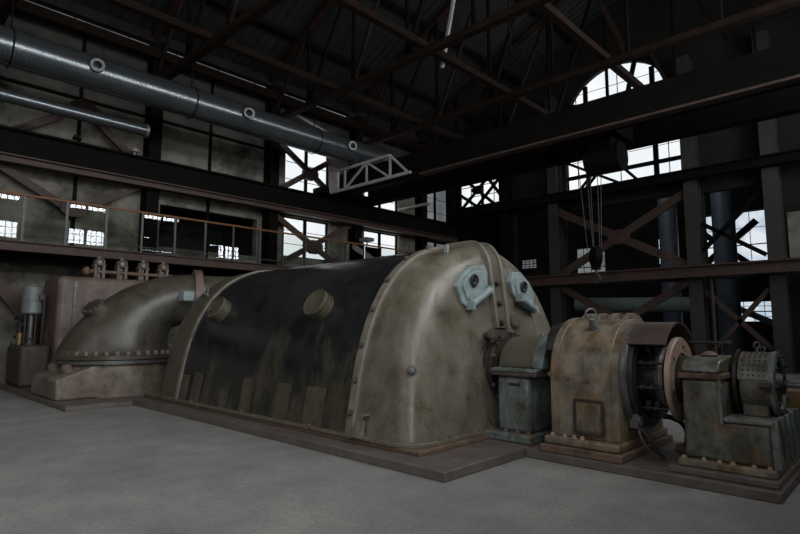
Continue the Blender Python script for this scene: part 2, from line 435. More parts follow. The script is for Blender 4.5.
# unseen near wall behind the camera; its glowing windows are added as fill light
winN = [(-5.2, -2.6, 1.6, 6.5), (-1.5, 1.1, 1.6, 6.5)]
fillH = [(-11.9, -9.0, 8.2, 13.0), (-7.8, -4.9, 8.2, 13.0), (-3.7, -.8, 8.2, 12.0)]
bm = grid_wall(B(), 'y', YN, -.3, XL, XR, 0, 16.5, winN + fillH); struct('wall_near', bm, 'darkwall', smooth=False)
for w in winN: window('y', YN, -.2, *w, 4, 6, 'fillsouth')  # added low panes, kept to the right to brighten the generator side
for w in fillH: window('y', YN, -.2, *w, 4, 6, 'fillhigh')  # added high panes that throw light down onto the floor

# far wall: steel frame with an arched window and open bays to the next hall
AX, AZ, AR = -9.23, 10.9, 2.47
holes = [(-11.75, -6.72, 7.95, AZ), (-18.1, -15.15, 8.05, 9.75), (-14.6, -12.5, 4.2, 7.3), (-18.2, -15.2, 4.2, 7.3), (-11.9, -6.6, 3.95, 7.0), (-6.0, -3.95, 3.95, 6.9),
         (-11.9, -6.6, .3, 3.45), (-6.0, -3.95, .3, 3.45), (-14.6, -12.5, .3, 3.45), (AX - AR, AX + AR, AZ, AZ + AR + .1)]
bm = grid_wall(B(), 'y', YF, .3, XL, -3.6, 0, 17.2, holes)
# spandrel around the arch
n = 24
for k in range(n):
    t0 = pi * k / n; t1 = pi * (k + 1) / n
    x0, x1 = AX + AR * cos(t0), AX + AR * cos(t1); za, zb = AZ + AR * sin(t0), AZ + AR * sin(t1); zt = AZ + AR + .1
    prism(bm, [(x0, YF, za), (x1, YF, zb), (x1, YF, zt), (x0, YF, zt)], (0, .3, 0))
struct('wall_far', bm, 'darkwall', smooth=False)
bm = grid_wall(B(), 'y', YF, .3, -3.6, XR, 0, 17.2, []); struct('wall_far_right', bm, 'darkwall', smooth=False)
bm = B(); box(bm, -3.3, XR, YF - .05, YF - .001, 4.0, 5.7); struct('wall_far_infill', bm, 'concrete', smooth=False)
# arched window
bm = B()
for a in (-10.72, -7.72): bar(bm, (a, YF + .15, 7.95), (a, YF + .15, AZ + 1.9), .2, .1, (0, 1, 0))
for a in (-11.2, -9.22, -7.2): bar(bm, (a, YF + .15, 7.95), (a, YF + .15, AZ + sqrt(max(AR**2 - (a-AX)**2, 0)) - .02), .03, .03, (0, 1, 0))
for z in (8.55,): bar(bm, (-11.75, YF + .15, z), (-6.72, YF + .15, z), .1, .17)
for z in (9.25, 10.1, 11.0, 12.5):
    h = AR if z < AZ else sqrt(AR**2 - (z-AZ)**2) - .02
    bar(bm, (AX - h, YF + .15, z), (AX + h, YF + .15, z), .02, .02)
NWIN[0] += 1
o = struct(f'window_{NWIN[0]}', bm, 'darksteel', smooth=False)
bm = B()
vs = [bm.verts.new((x, YF + .22, z)) for x, z in [(AX - AR, 7.95), (AX + AR, 7.95)] + [(AX + AR * cos(pi*k/n), AZ + AR * sin(pi*k/n)) for k in range(n + 1)]]
bm.faces.new(vs); obj('pane', bm, 'windowday', o, smooth=False)
window('y', YF, .15, -18.1, -15.15, 8.05, 9.75, 4, 3, 'windowday')

# roof: two slopes of dark corrugated sheet
RX, RZ, EZ = -8.4, 16.6, 11.7
def roof_slope(x0, z0, x1, z1):
    bm = B(); nn = 90; rows = []
    ys = [YN - .3 + (YF - YN + .6) * k / (nn*2) for k in range(nn*2 + 1)]
    for x, z in ((x0, z0), (x1, z1)):
        rows.append([bm.verts.new((x, y, z + (.05 if k % 2 else 0))) for k, y in enumerate(ys)])
    for k in range(len(ys) - 1): bm.faces.new((rows[0][k], rows[0][k+1], rows[1][k+1], rows[1][k]))
    return bm
bm = roof_slope(XL - .3, EZ, RX, RZ); b2 = roof_slope(RX, RZ, XR + .3, EZ)
me = bpy.data.meshes.new('t'); b2.to_mesh(me); bm.from_mesh(me); b2.free(); bpy.data.meshes.remove(me)
struct('ceiling', bm, 'roof', smooth=False)

# next hall seen through the far bays
bm = B(); box(bm, -22, 3, YF + .3, 36, -.2, -.001); struct('floor_next_hall', bm, 'darkwall', smooth=False)
holesB = [(-11.3, -10.2, 5.3, 6.9), (-9.2, -5.6, 4.2, 7.9), (-7.5, -5.6, 1.85, 3.0), (-9.1, -8.5, 1.6, 2.4), (-16.5, -14.5, 4.2, 6.8), (-20.7, -19.4, 5.7, 6.4)]
bm = grid_wall(B(), 'y', 34.2, .3, -22, 3, 0, 14, holesB); box(bm, -22.3, -22, YF + .3, 34.5, 0, 14); box(bm, 3, 3.3, YF + .3, 34.5, 0, 14); box(bm, -22, 3, YF+.3, 34.5, 14, 14.2)
struct('wall_next_hall', bm, 'darkwall', smooth=False)
for h in holesB[:4]: window('y', 34.2, .2, *h, 4, 4, 'windowblue', .05, 0)
for h in holesB[4:]: window('y', 34.2, .2, *h, 4, 4, 'windowdim', .05, 0)

# ------------------------------------------------------------------ steelwork of the hall
def column(name, label, group, x, y, z1, w, d, m, z0=0, face='x'):
    bm = B(); ibeam(bm, (x, y, z0), (x, y, z1), w, d, .035, (1, 0, 0) if face == 'x' else (0, 1, 0))
    t = thing(name, label, 'column', (x, y, z0), group)
    obj('shaft', bm, m, t, smooth=False)
    bm = B(); box(bm, x - w*.75, x + w*.75, y - d*.75, y + d*.75, z0, z0 + .04); obj('base_plate', bm, m, t)
    return t
colL = [(2.6, 'dark steel wall column, nearest the left edge behind the grey pump'), (7.14, 'dark steel wall column left of the dark opening behind the glass balustrade'),
        (11.76, 'dark steel wall column just left of the first bright braced windows'), (16.2, 'dark steel wall column between the two pairs of bright windows'), (20.7, 'dark steel wall column right of the last bright left wall window')]
for y, lab in colL:
    column('steel_column', lab, 'columns along the left wall', XL + .27, y, 11.2, .4, .5, 'darksteel')
colF = [(-18.2, 'dark steel column in the far corner of the hall'), (-14.9, 'dark steel column standing right of the small latticed far window'), (-12.19, 'dark steel column directly left of the large arched window'),
        (-6.29, 'thick dark steel column directly right of the large arched window'), (-3.64, 'thick dark steel column rising above the small exciter at right')]
for x, lab in colF:
    column('steel_column', lab, 'columns along the far wall', x, YF - .3, 12.5 if x > -10 else 12.5, .5, .5, 'greysteel' if x > -13 else 'darksteel', 0, 'y')

def brace(name, label, bars, m, group=None, gusset=None, w=.22, d=.12, up=(1, 0, 0)):
    """one cross brace: bars = [(p0,p1)] plus a gusset plate in the middle"""
    p = bars[0][0]
    t = thing(name, label, 'brace', p, group)
    for a, b in bars:
        bm = B(); bar(bm, a, b, w, d, up); obj('strut', bm, m, t, smooth=False)
    if gusset:
        bm = B(); g, r = gusset
        if abs(up[0]) > .5: prism(bm, [(g[0] - .1, g[1] + r*a, g[2] + r*b) for a, b in ((-1, -.3), (-.4, -.7), (.4, -.7), (1, -.3), (1, .3), (.4, .7), (-.4, .7), (-1, .3))], (.2, 0, 0))
        else: prism(bm, [(g[0] + r*a, g[1] - .1, g[2] + r*b) for a, b in ((-1, -.3), (-.4, -.7), (.4, -.7), (1, -.3), (1, .3), (.4, .7), (-.4, .7), (-1, .3))], (0, .2, 0))
        obj('gusset', bm, m, t, smooth=False)
    return t
xb = XL + .35
LB = 'braces on the left wall'
brace('cross_brace', 'brown steel X brace across the upper bright left wall window', [((xb, 12.0, 8.98), (xb, 15.95, 6.55)), ((xb, 11.95, 6.95), (xb, 15.3, 9.15))], 'brownsteel', LB, ((xb, 13.6, 7.95), .36))
brace('cross_brace', 'brown steel X brace across the lower bright left wall window', [((xb, 11.9, 5.98), (xb, 15.9, 3.8)), ((xb, 11.95, 3.95), (xb, 15.9, 6.12))], 'brownsteel', LB, ((xb, 13.85, 4.9), .4))
brace('chevron_brace', 'brown inverted V brace on the concrete wall below the small duct', [((xb, 2.75, 6.7), (xb, 5.0, 8.3)), ((xb, 5.0, 8.3), (xb, 7.0, 6.6))], 'brownsteel', LB, ((xb, 5.0, 8.25), .35))
brace('chevron_brace', 'brown V brace on the concrete wall behind the glass balustrade', [((xb, 2.75, 6.2), (xb, 4.9, 5.0)), ((xb, 4.9, 5.0), (xb, 7.0, 6.3))], 'brownsteel', LB, ((xb, 4.9, 5.1), .35))
brace('diagonal_brace', 'brown diagonal brace on the lower wall behind the grey pump motor', [((xb, 2.75, 3.4), (xb, 4.6, .9))], 'brownsteel', LB, None, .3)
yb = YF - .35
FB = 'braces on the far wall'
brace('cross_brace', 'brown X brace in the far bay below the arched window', [((-11.95, yb, 6.9), (-6.55, yb, 4.0)), ((-11.95, yb, 4.0), (-6.55, yb, 6.9))], 'brownsteel', FB, ((-9.25, yb, 5.45), .45), .34, .14, (0, 1, 0))
brace('cross_brace', 'brown X brace under the far walkway beam behind the generator', [((-11.95, yb, 3.4), (-6.55, yb, .2)), ((-11.95, yb, .2), (-6.55, yb, 3.4))], 'brownsteel', FB, ((-9.25, yb, 1.8), .6), .3, .14, (0, 1, 0))
brace('cross_brace', 'brown X brace over the small bright opening above the exciter', [((-6.0, yb, .55), (-3.95, yb, 2.95)), ((-6.0, yb, 2.95), (-3.95, yb, .8))], 'brownsteel', FB, None, .17, .1, (0, 1, 0))
brace('cross_brace', 'dark X brace over the bluish opening right of the arched window', [((-6.0, yb, 5.6), (-3.95, yb, 4.2)), ((-6.0, yb, 4.55), (-3.95, yb, 6.6))], 'darksteel', FB, None, .16, .1, (0, 1, 0))
brace('cross_brace', 'dark double-bar X brace crossing the lower arched window', [((-11.7, yb, 7.0), (-8.2, yb, 10.6)), ((-11.45, yb, 7.0), (-7.95, yb, 10.6)), ((-11.9, yb, 9.4), (-8.4, yb, 7.4)), ((-9.6, yb, 9.2), (-7.9, yb, 7.3))], 'darksteel', FB, ((-9.9, yb, 8.75), .35), .12, .07, (0, 1, 0))
brace('cross_brace', 'dark lattice brace crossing the small far corner window', [((-18.0, yb, 7.6), (-15.2, yb, 10.0)), ((-18.0, yb, 10.0), (-15.2, yb, 7.6)), ((-17.0, yb, 7.6), (-15.1, yb, 9.3)), ((-18.0, yb, 8.9), (-16.2, yb, 7.6)), ((-16.4, yb, 10.0), (-15.1, yb, 8.2))], 'darksteel', FB, ((-16.6, yb, 8.8), .3), .16, .07, (0, 1, 0))
brace('cross_brace', 'dark bars crossing the top of the arched window', [((-8.7, yb, 11.3), (-8.15, yb, 13.4)), ((-11.4, yb, 11.85), (-9.2, yb, 11.4)), ((-7.9, yb, 13.4), (-6.7, yb, 11.5))], 'darksteel', FB, None, .2, .08, (0, 1, 0))

# runway girders and walkway beams
bm = B(); ibeam(bm, (-17.75, YN + .1, 6.64), (-17.75, YF - .7, 6.64), .35, .7, .05)
t = thing('crane_runway_girder', 'black crane runway girder along the left wall above the gallery', 'girder', (-17.75, 0, 6.05))
obj('web', bm, 'darksteel', t, smooth=False)
bm = B(); ibeam(bm, (-17.75, YN + .1, 6.17), (-17.75, YF - .7, 6.17), .3, .23, .04); obj('lower_beam', bm, 'brownsteel', t, smooth=False)
bm = B(); bar(bm, (-17.75, YN + .1, 7.02), (-17.75, YF - .7, 7.02), .06, .06); obj('crane_rail', bm, 'darksteel', t, smooth=False)
bm = B(); ibeam(bm, (.9, 12.6, 6.64), (.9, 18.0, 6.64), .35, .7, .05)
for y in (12.9, 17.7): ibeam(bm, (.9, y, 0), (.9, y, 6.28), .3, .3, .03)
tag(obj('crane_runway_girder', bm, 'darksteel', smooth=False, origin=(.9, 15, 0)), 'black trestle carrying the right end of the crane bridge', 'girder')
bm = B(); ibeam(bm, (-18.0, YF - .85, 3.72), (XR - .1, YF - .85, 3.72), .3, .46, .06)
tag(obj('walkway_beam', bm, 'brownsteel', smooth=False, origin=(-8, YF - .85, 3.5)), 'long brown beam running across the far wall behind the generator', 'beam')
bm = B(); ibeam(bm, (-18.0, YF - .7, 7.55), (XR - .1, YF - .7, 7.55), .3, .4, .05)
tag(obj('wall_beam', bm, 'darksteel', smooth=False, origin=(-8, YF - .7, 7.35)), 'dark beam across the far wall just under the arched window', 'beam')
bm = B(); bar(bm, (-17.9, YN + .1, 10.66), (-17.9, YF - .7, 10.62), .3, .3)
tag(obj('eave_beam', bm, 'roofsteel', smooth=False, origin=(-17.9, 0, 10.7)), 'brown eave beam along the left wall under the slit of daylight', 'beam')

# roof trusses
def truss(y, label):
    t = thing('roof_truss', label, 'roof truss', (RX, y, 9.6), 'roof trusses')
    zc = 9.75
    bm = B(); bar(bm, (XL + .1, y, zc), (XR - .1, y, zc), .24, .2); obj('bottom_chord', bm, 'roofsteel', t, smooth=False)
    bm = B()
    for s0, s1 in (((XL + .1, 11.55), (RX, 16.35)), ((RX, 16.35), (XR - .1, 11.55))): bar(bm, (s0[0], y, s0[1]), (s1[0], y, s1[1]), .24, .2)
    obj('top_chord', bm, 'roofsteel', t, smooth=False)
    nn = 8
    for k in range(nn):
        x0 = XL + .1 + (XR - XL - .2) * k / nn; x1 = XL + .1 + (XR - XL - .2) * (k + 1) / nn
        zr = lambda x: 16.35 - abs(x - RX) * (16.35 - 11.55) / (RX - XL - .1)
        up = k < nn / 2
        bm = B(); bar(bm, (x0, y, zc if up else zr(x0)), (x1, y, zr(x1) if up else zc), .1, .12); obj('web_member', bm, 'darksteel' if k % 2 else 'roofsteel', t, smooth=False)
        if k:
            bm = B(); bar(bm, (x0, y, zc), (x0, y, zr(x0)), .1, .1, (0, 1, 0)); obj('web_member', bm, 'darksteel', t, smooth=False)
for y, lab in ((2.6, 'brown roof truss nearest overhead'), (7.14, 'brown roof truss crossing above the small duct end'), (11.76, 'brown roof truss whose chord crosses the middle of the dark roof'), (16.2, 'brown roof truss just behind the crane bridge'), (20.7, 'brown roof truss nearest the far arched window')):
    truss(y, lab)
# longitudinal roof members
for x, z, m, lab in ((-14.4, 9.95, 'roofsteel', 'brown lengthwise tie beam in the roof, left of the other two'), (-10.2, 9.95, 'roofsteel', 'brown lengthwise tie beam in the middle of the roof'), (-6.6, 9.95, 'roofsteel', 'brown lengthwise tie beam in the roof, right of the other two')):
    bm = B(); bar(bm, (x, YN + .1, z), (x, YF - .1, z), .22, .2)
    tag(obj('tie_beam', bm, m, smooth=False, origin=(x, 8, z)), lab, 'beam', 'lengthwise roof beams')
for i, (x, lab) in enumerate(((-16.5, 'dark roof purlin nearest the left eave'), (-13.8, 'dark roof purlin second from the left eave'), (-11.1, 'dark roof purlin left of the roof ridge'), (-5.7, 'dark roof purlin right of the roof ridge'), (-3.0, 'dark roof purlin farthest right of the ridge'))):
    z = 16.6 - abs(x - RX) * (16.6 - 11.7) / (RX - XL + .3) - .22
    bm = B(); bar(bm, (x, YN + .1, z), (x, YF - .1, z), .12, .2)
    tag(obj('purlin', bm, 'darksteel', smooth=False, origin=(x, 8, z)), lab, 'purlin', 'roof purlins')
for (p, q, w, m, lab) in (((-10.45, 12.9, 9.75), (-9.0, 12.9, 15.95), .09, 'palesteel', 'pale steep hanging rod in the middle of the roof'), ((-8.4, 13.6, 9.9), (-8.4, 13.6, 16.35), .06, 'roofsteel', 'thin vertical hanging rod right of the pale rod'),
                          ((-17.3, 12.3, 9.9), (-15.75, 13.2, 8.74), .09, 'palesteel', 'pale short strut above the big duct near the eave')):
    bm = B(); bar(bm, p, q, w, w); tag(obj('bracing_rod', bm, m, smooth=False, origin=p), lab, 'rod')

# overhead crane
t = thing('overhead_crane', 'dark overhead travelling crane bridge spanning the hall with pale lattice end', 'crane', (-8, 15.3, 6.9))
bm = B(); box(bm, -17.3, .8, 14.12, 14.5, 6.92, 7.8); obj('girder', bm, 'darksteel', t, smooth=False)
bm = B(); box(bm, -17.3, .8, 16.1, 16.45, 6.92, 7.8); obj('girder', bm, 'darksteel', t, smooth=False)
bm = B(); box(bm, -17.95, -17.3, 13.6, 16.9, 7.06, 7.3); obj('end_carriage', bm, 'darksteel', t, smooth=False)
bm = B(); box(bm, .8, 1.25, 13.6, 16.9, 7.0, 7.7); obj('end_carriage', bm, 'darksteel', t, smooth=False)
bm = B(); y = 13.75; zt, zb = 7.8, 6.98
bar(bm, (-16.95, y, zt), (-13.6, y, zt), .09, .1); bar(bm, (-16.95, y, zb), (-12.6, y, zb), .09, .1)
xs = [-16.1, -14.85, -13.6]
for i, x in enumerate(xs): bar(bm, (x, y, zb), (x, y, zt), .07, .06, (0, 1, 0))
for i in range(len(xs) - 1):
    a, b = xs[i], xs[i+1]
    bar(bm, (a, y, zb if i % 2 == 0 else zt), (b, y, zt if i % 2 == 0 else zb), .07, .07)
bar(bm, (-13.6, y, zt), (-12.7, y, zb), .07, .07)
obj('lattice_walkway', bm, 'palesteel', t, smooth=False)  # window light on this end put into the pale colour of lattice and panel
bm = B(); box(bm, -17.0, -16.5, 13.7, 13.8, 7.0, 7.85); obj('end_panel', bm, 'palesteel', t, smooth=False)
bm = B(); bar(bm, (-12.2, 13.9, 6.85), (.6, 13.9, 6.85), .3, .06); obj('walkway_edge', bm, 'brownsteel', t, smooth=False)
t = thing('crane_trolley', 'dark crane hoist trolley hanging between the crane girders with its hook', 'hoist', (-6.8, 15.3, 6.0))
bm = B(); box(bm, -7.8, -5.8, 14.55, 16.05, 7.0, 7.6); obj('trolley_frame', bm, 'darksteel', t)
bm = B(); cyl(bm, (-6.85, 15.3, 6.45), (-5.85, 15.3, 6.45), .42, n=24); box(bm, -6.7, -6.0, 14.9, 15.7, 6.45, 7.0); obj('rope_drum', bm, 'darksteel', t)
for i, (dx, dy) in enumerate(((-.38, -.1), (-.22, .1), (0, -.1), (.16, .1), (.34, 0))):
    bm = B(); cyl(bm, (-6.8 + dx, 15.3 + dy, 7.0), (-6.75 + dx * .5, 15.3 + dy, 3.8), .012, n=6); obj('rope', bm, 'greysteel', t)
bm = B(); lathe(bm, [(-.09, .12), (-.09, .3), (.09, .3), (.09, .12)], (-6.75, 15.3, 3.62), (.7, .7, 0), 24); box(bm, -6.85, -6.65, 15.2, 15.4, 3.25, 3.9); obj('hook_block', bm, 'darksteel', t)
bm = B(); path_tube(bm, [(-6.75, 15.3, 3.3), (-6.75, 15.3, 3.1)] + [(-6.75 + .1 * cos(a), 15.3, 2.98 + .12 * sin(a)) for a in [pi/2 - k * pi / 6 for k in range(0, 9)]], .035); obj('hook', bm, 'greysteel', t)

# ducts under the left eave
t = thing('ventilation_duct', 'large round galvanised spiral duct running along the left wall', 'duct', (-15.5, 0, 8.3))
bm = B(); cyl(bm, (-15.5, YN + .1, 8.31), (-15.5, 15.1, 8.31), .45, n=40); obj('duct_tube', bm, 'duct', t)
for y in (4.55, 8.95, 13.3):
    d = Vector((.8, -.25, -.05)).normalized(); c = Vector((-15.5, y, 8.35))
    bm = B(); tube_ring(bm, c + d * .3, d, [(0, .15), (.28, .15), (.28, .17), (.31, .17), (.31, .105), (0, .105)], 24)
    lathe(bm, [(.1, .001), (.1, .104)], c + d * .3, d, 20, False)
    obj('air_nozzle', bm, 'steelgrey', t)
for y in (2.6, 7.14, 11.76):
    bm = B(); torus(bm, (-15.5, y, 8.3), (0, 1, 0), .475, .015, 32, 6); bar(bm, (-15.5, y, 8.75), (-15.5, y, 9.7), .03, .03, (0, 1, 0)); obj('hanger', bm, 'darksteel', t)
t = thing('ventilation_duct', 'thin galvanised duct ending below the large duct at upper left', 'duct', (-16.2, 0, 7.3))
bm = B(); cyl(bm, (-16.2, YN + .1, 7.35), (-16.2, 6.1, 7.35), .17, n=28); obj('duct_tube', bm, 'duct', t)
bm = B(); tube_ring(bm, (-16.2, 6.1, 7.35), (0, 1, 0), [(0, .2), (.08, .2), (.08, .13), (0, .13)], 28); cyl(bm, (-16.2, 6.12, 7.35), (-16.2, 6.14, 7.35), .13); obj('end_collar', bm, 'steelgrey', t)

# ------------------------------------------------------------------ gallery
GX = -16.6
t = thing('gallery', 'raised brown steel gallery with a glass balustrade along the left wall', 'gallery', (GX, 8, 3.5))
bm = B(); box(bm, XL + .05, GX - .15, YN + .2, 22.6, 3.72, 3.79); obj('deck', bm, 'darkwall', t, smooth=False)
bm = B(); ibeam(bm, (GX - .05, YN + .2, 3.66), (GX - .05, 22.6, 3.66), .2, .26, .03); obj('edge_beam', bm, 'brownsteel', t, smooth=False)
bm = B(); ibeam(bm, (GX - .9, YN + .2, 3.5), (GX - .9, 22.6, 3.5), .3, .34, .04); obj('under_beam', bm, 'darksteel', t, smooth=False)
bm = B(); cyl(bm, (GX, YN + .2, 4.99), (GX, 22.6, 4.99), .035, n=12); obj('handrail', bm, 'orangerail', t)
bm = B(); cyl(bm, (GX, YN + .2, 3.95), (GX, 22.6, 3.95), .018, n=8); obj('lower_rail', bm, 'steelgrey', t)
ys = [.38 + .99 * k for k in range(23)]
for k, y in enumerate(ys):
    bm = B(); box(bm, GX - .025, GX + .025, y - .03, y + .03, 3.79, 4.98); obj('post', bm, 'greenpost', t, smooth=False)
    if k < len(ys) - 1:
        bm = B(); vs = [bm.verts.new(p) for p in ((GX + .03, y + .05, 3.86), (GX + .03, y + .94, 3.86), (GX + .03, y + .94, 4.93), (GX + .03, y + .05, 4.93))]
        bm.faces.new(vs); obj('glass_panel', bm, 'glass', t, smooth=False)
t = thing('floodlight', 'small dark floodlight on the gallery rail in front of the third bright window', 'light', (GX + .1, 15.4, 4.95))
bm = B(); box(bm, GX - .25, GX + .2, 15.2, 15.65, 5.15, 5.3); obj('lamp_head', bm, 'bluesteel', t, bevel=.02)
bm = B(); cyl(bm, (GX, 15.42, 4.95), (GX, 15.42, 5.2), .03); obj('stem', bm, 'darksteel', t)

# ------------------------------------------------------------------ plinths
def plinth(name, label, x0, x1, y0, y1, h, z0=0):
    bm = B(); box(bm, x0, x1, y0, y1, z0, h); o = obj(name, bm, 'plinth', bevel=.012, origin=((x0+x1)/2, (y0+y1)/2, z0)); tag(o, label, 'plinth'); return o
pl = plinth('machine_plinth', 'low wide plinth with rust-brown edge under the big domed casing', -12.0, -3.7, 4.55, 9.5, .11)
plinth('machine_plinth', 'long narrow rust-edged plinth under the generator and exciter', -3.69, -1.05, 6.12, 7.95, .1)
plinth('machine_plinth', 'low grey plinth under the round pipe elbow at left', -17.85, -11.9, 3.3, 4.54, .1)
plinth('machine_plinth', 'low grey plinth under the steam chest, behind the plinth of the pipe elbow', -17.85, -12.01, 4.55, 8.2, .1)

# ------------------------------------------------------------------ domed turbine casing
half = [(2.13, .16), (2.09, .42), (2.04, .68), (1.97, 1.03), (1.86, 1.42), (1.69, 1.82), (1.46, 2.17), (1.16, 2.47), (.78, 2.69), (.38, 2.82), (0, 2.86)]
H = catmull(half, 5)
PROF = [(-u, z) for u, z in H] + [(u, z) for u, z in reversed(H[:-1])]      # front foot -> crest -> back foot
NRM = []
for i in range(len(PROF)):
    a = PROF[max(i-1, 0)]; b = PROF[min(i+1, len(PROF)-1)]
    ty, tz = b[0]-a[0], b[1]-a[1]; l = hypot(ty, tz); n_ = (-tz / l, ty / l)
    NRM.append(n_)
NRM[0] = (-1, 0); NRM[-1] = (1, 0)
def arch(off=0, z0=None):
    return [(CY + y + n_[0] * off, max(z + n_[1] * off, .16) if z0 is None else z + n_[1]*off) for (y, z), n_ in zip(PROF, NRM)]
LEAN = .125
def lean(x, z):
    return x - LEAN * max(z - .16, 0) * min(max((x - XB) / (XE - XB), 0), 1) if x > XB else x
def loft_arch(bm, secs, cap0=False, cap1=False):
    """secs = [(x, offset)]"""
    prev = None; first = None
    for x, off in secs:
        ring = [bm.verts.new((lean(x, z), y, z)) for y, z in arch(off)]
        if prev:
            for i in range(len(ring) - 1): bm.faces.new((prev[i], prev[i+1], ring[i+1], ring[i]))
        else: first = ring
        prev = ring
    if cap0: bm.faces.new(first)
    if cap1: bm.faces.new(prev)
    return bm
def closed_band(bm, x0, x1, o0, o1):
    r = []
    for x, off in ((x0, o0), (x0, o1), (x1, o1), (x1, o0)): r.append([bm.verts.new((x, y, z)) for y, z in arch(off)])
    for k in range(4):
        a, b = r[k], r[(k+1) % 4]
        for i in range(len(a) - 1): bm.faces.new((a[i], a[i+1], b[i+1], b[i]))
    for i in (0, -1): bm.faces.new([q[i] for q in r])
    return bm
XA, XB = -10.66, -5.54
XE = -4.43
t = thing('turbine_casing', 'huge arched steam turbine casing, black middle and olive ends, in the centre', 'turbine casing', (-8, CY, .11))
bm = loft_arch(B(), [(XA, 0), (XB, 0)]); shell = obj('middle_shell', bm, 'black', t); shell['label'] = 'worn black painted middle shell'
RF = .35
secs = [(XB, .0), (XE - RF, 0)] + [(XE - RF + RF * sin(a), -RF * (1 - cos(a))) for a in [pi/2 * k / 8 for k in range(1, 9)]]
bm = loft_arch(B(), secs, False, True); obj('end_cover', bm, 'olive', t)['label'] = 'olive rounded right-hand end cover'
RL = .8; XW = -12.05
secs = [(XA, .0), (XW + RL, 0)] + [(XW + RL - RL * sin(a), -RL * (1 - cos(a))) for a in [pi/2 * k / 10 for k in range(1, 11)]]
bm = loft_arch(B(), secs, False, True); obj('end_cover', bm, 'olive_dark', t)['label'] = 'dark olive left-hand end cover'
ring1 = obj('flange_band', closed_band(B(), XB - .075, XB + .075, -.01, .045), 'band', t, bevel=.01)
obj('flange_band', closed_band(B(), XA - .05, XA + .05, -.01, .03), 'band', t, bevel=.008)
# bolts on the right flange band
A45 = arch(.045)
pts = []
for i in (6, 13, 19, 25, 31, 37, 43, 49):
    pts.append((XB, *A45[i]))
def nrm_of(p):
    k = min(range(len(A45)), key=lambda q: (A45[q][0]-p[1])**2 + (A45[q][1]-p[2])**2); return (0, NRM[k][0], NRM[k][1])
bolts(t, pts, .035, .05, 'olive_dark', nrm_of)
# centre strap running over the right end
path = [(XB + .08, 2.86)] + [(XE - RF, 2.86)] + [(XE - RF + RF * sin(a), 2.86 - RF * (1 - cos(a))) for a in [pi/2*k/8 for k in range(1, 9)]] + [(XE, 1.58)]
path = [(lean(x, z), z) for x, z in path]
XS = lambda z: lean(XE, z)
def strap(bm, y0, y1, o0, o1):
    rows = []
    for i, (x, z) in enumerate(path):
        a = path[max(i-1, 0)]; b = path[min(i+1, len(path)-1)]
        tx, tz = b[0]-a[0], b[1]-a[1]; l = hypot(tx, tz); nx, nz = -tz/l, tx/l
        if nz < 0 and nx < 0: nx, nz = -nx, -nz
        nx = abs(nx) if i > 1 else 0; nz = max(nz, 0) if i > 1 else 1
        l = hypot(nx, nz); nx /= l; nz /= l
        rows.append([bm.verts.new((x + nx*o, y, z + nz*o)) for y, o in ((y0, o0), (y0, o1), (y1, o1), (y1, o0))])
    for i in range(len(rows)-1): bridge(bm, rows[i], rows[i+1])
    bm.faces.new(rows[0]); bm.faces.new(rows[-1])
    return bm
bm = strap(B(), 6.86, 7.14, -.02, .035); obj('centre_strap', bm, 'olive_dark', t)
bm = strap(B(), 6.82, 6.88, -.02, .075); obj('strap_edge', bm, 'band', t, bevel=.008)
bm = strap(B(), 7.12, 7.18, -.02, .075); obj('strap_edge', bm, 'band', t, bevel=.008)
bolts(t, [(XS(z) + .035, 7.0, z) for z in (2.25, 1.95, 1.66)], .035, .05, 'darkiron', (1, 0, 0))
bolts(t, [(-5.1, 7.0, 2.9), (-5.4, 7.0, 2.9)], .035, .05, 'darkiron')
bolts(t, [(-4.66, 5.1, 1.06)], .05, .06, 'steelgrey', (.6, -1, .1))
bolts(t, [(XS(1.3), 8.2, 1.3)], .05, .06, 'steelgrey', (1, 0, 0))
# foot gusset on the band
bm = B(); p0 = arch(.045)[0]
prism(bm, [(XB - .05, p0[0] + .03, .2), (XB + .3, p0[0] + .01, .2), (XB + .3, p0[0] + .03, .42), (XB - .02, p0[0] + .12, .3)], (0, -.05, 0))
prism(bm, [(XB + .02, p0[0] - .02, .2), (XB + .28, p0[0] - .02, .5), (XB + .28, p0[0] + .1, .5), (XB + .02, p0[0] + .1, .2)], (.06, 0, -.02)); obj('foot_gusset', bm, 'band', t)
# round port covers on the black shell
def port(x, z, r, m='panel'):
    best = min(range(len(PROF)//2), key=lambda q: abs(PROF[q][1] - z))
    y, zz = CY + PROF[best][0], PROF[best][1]; d = Vector((0, NRM[best][0], NRM[best][1]))
    c = Vector((x, y, zz))
    bm = B(); lathe(bm, [(-.1, r), (.05, r), (.05, r*.92), (.07, r*.92), (.07, r), (.11, r), (.11, r*.92), (.13, r*.92), (.13, r), (.18, r), (.19, r*.96), (.19, r*.9), (.18, r*.88)], c, d, 32)
    o = obj('port_cover', bm, m, t)
port(-9.85, 1.87, .235); port(-6.77, 1.87, .235)
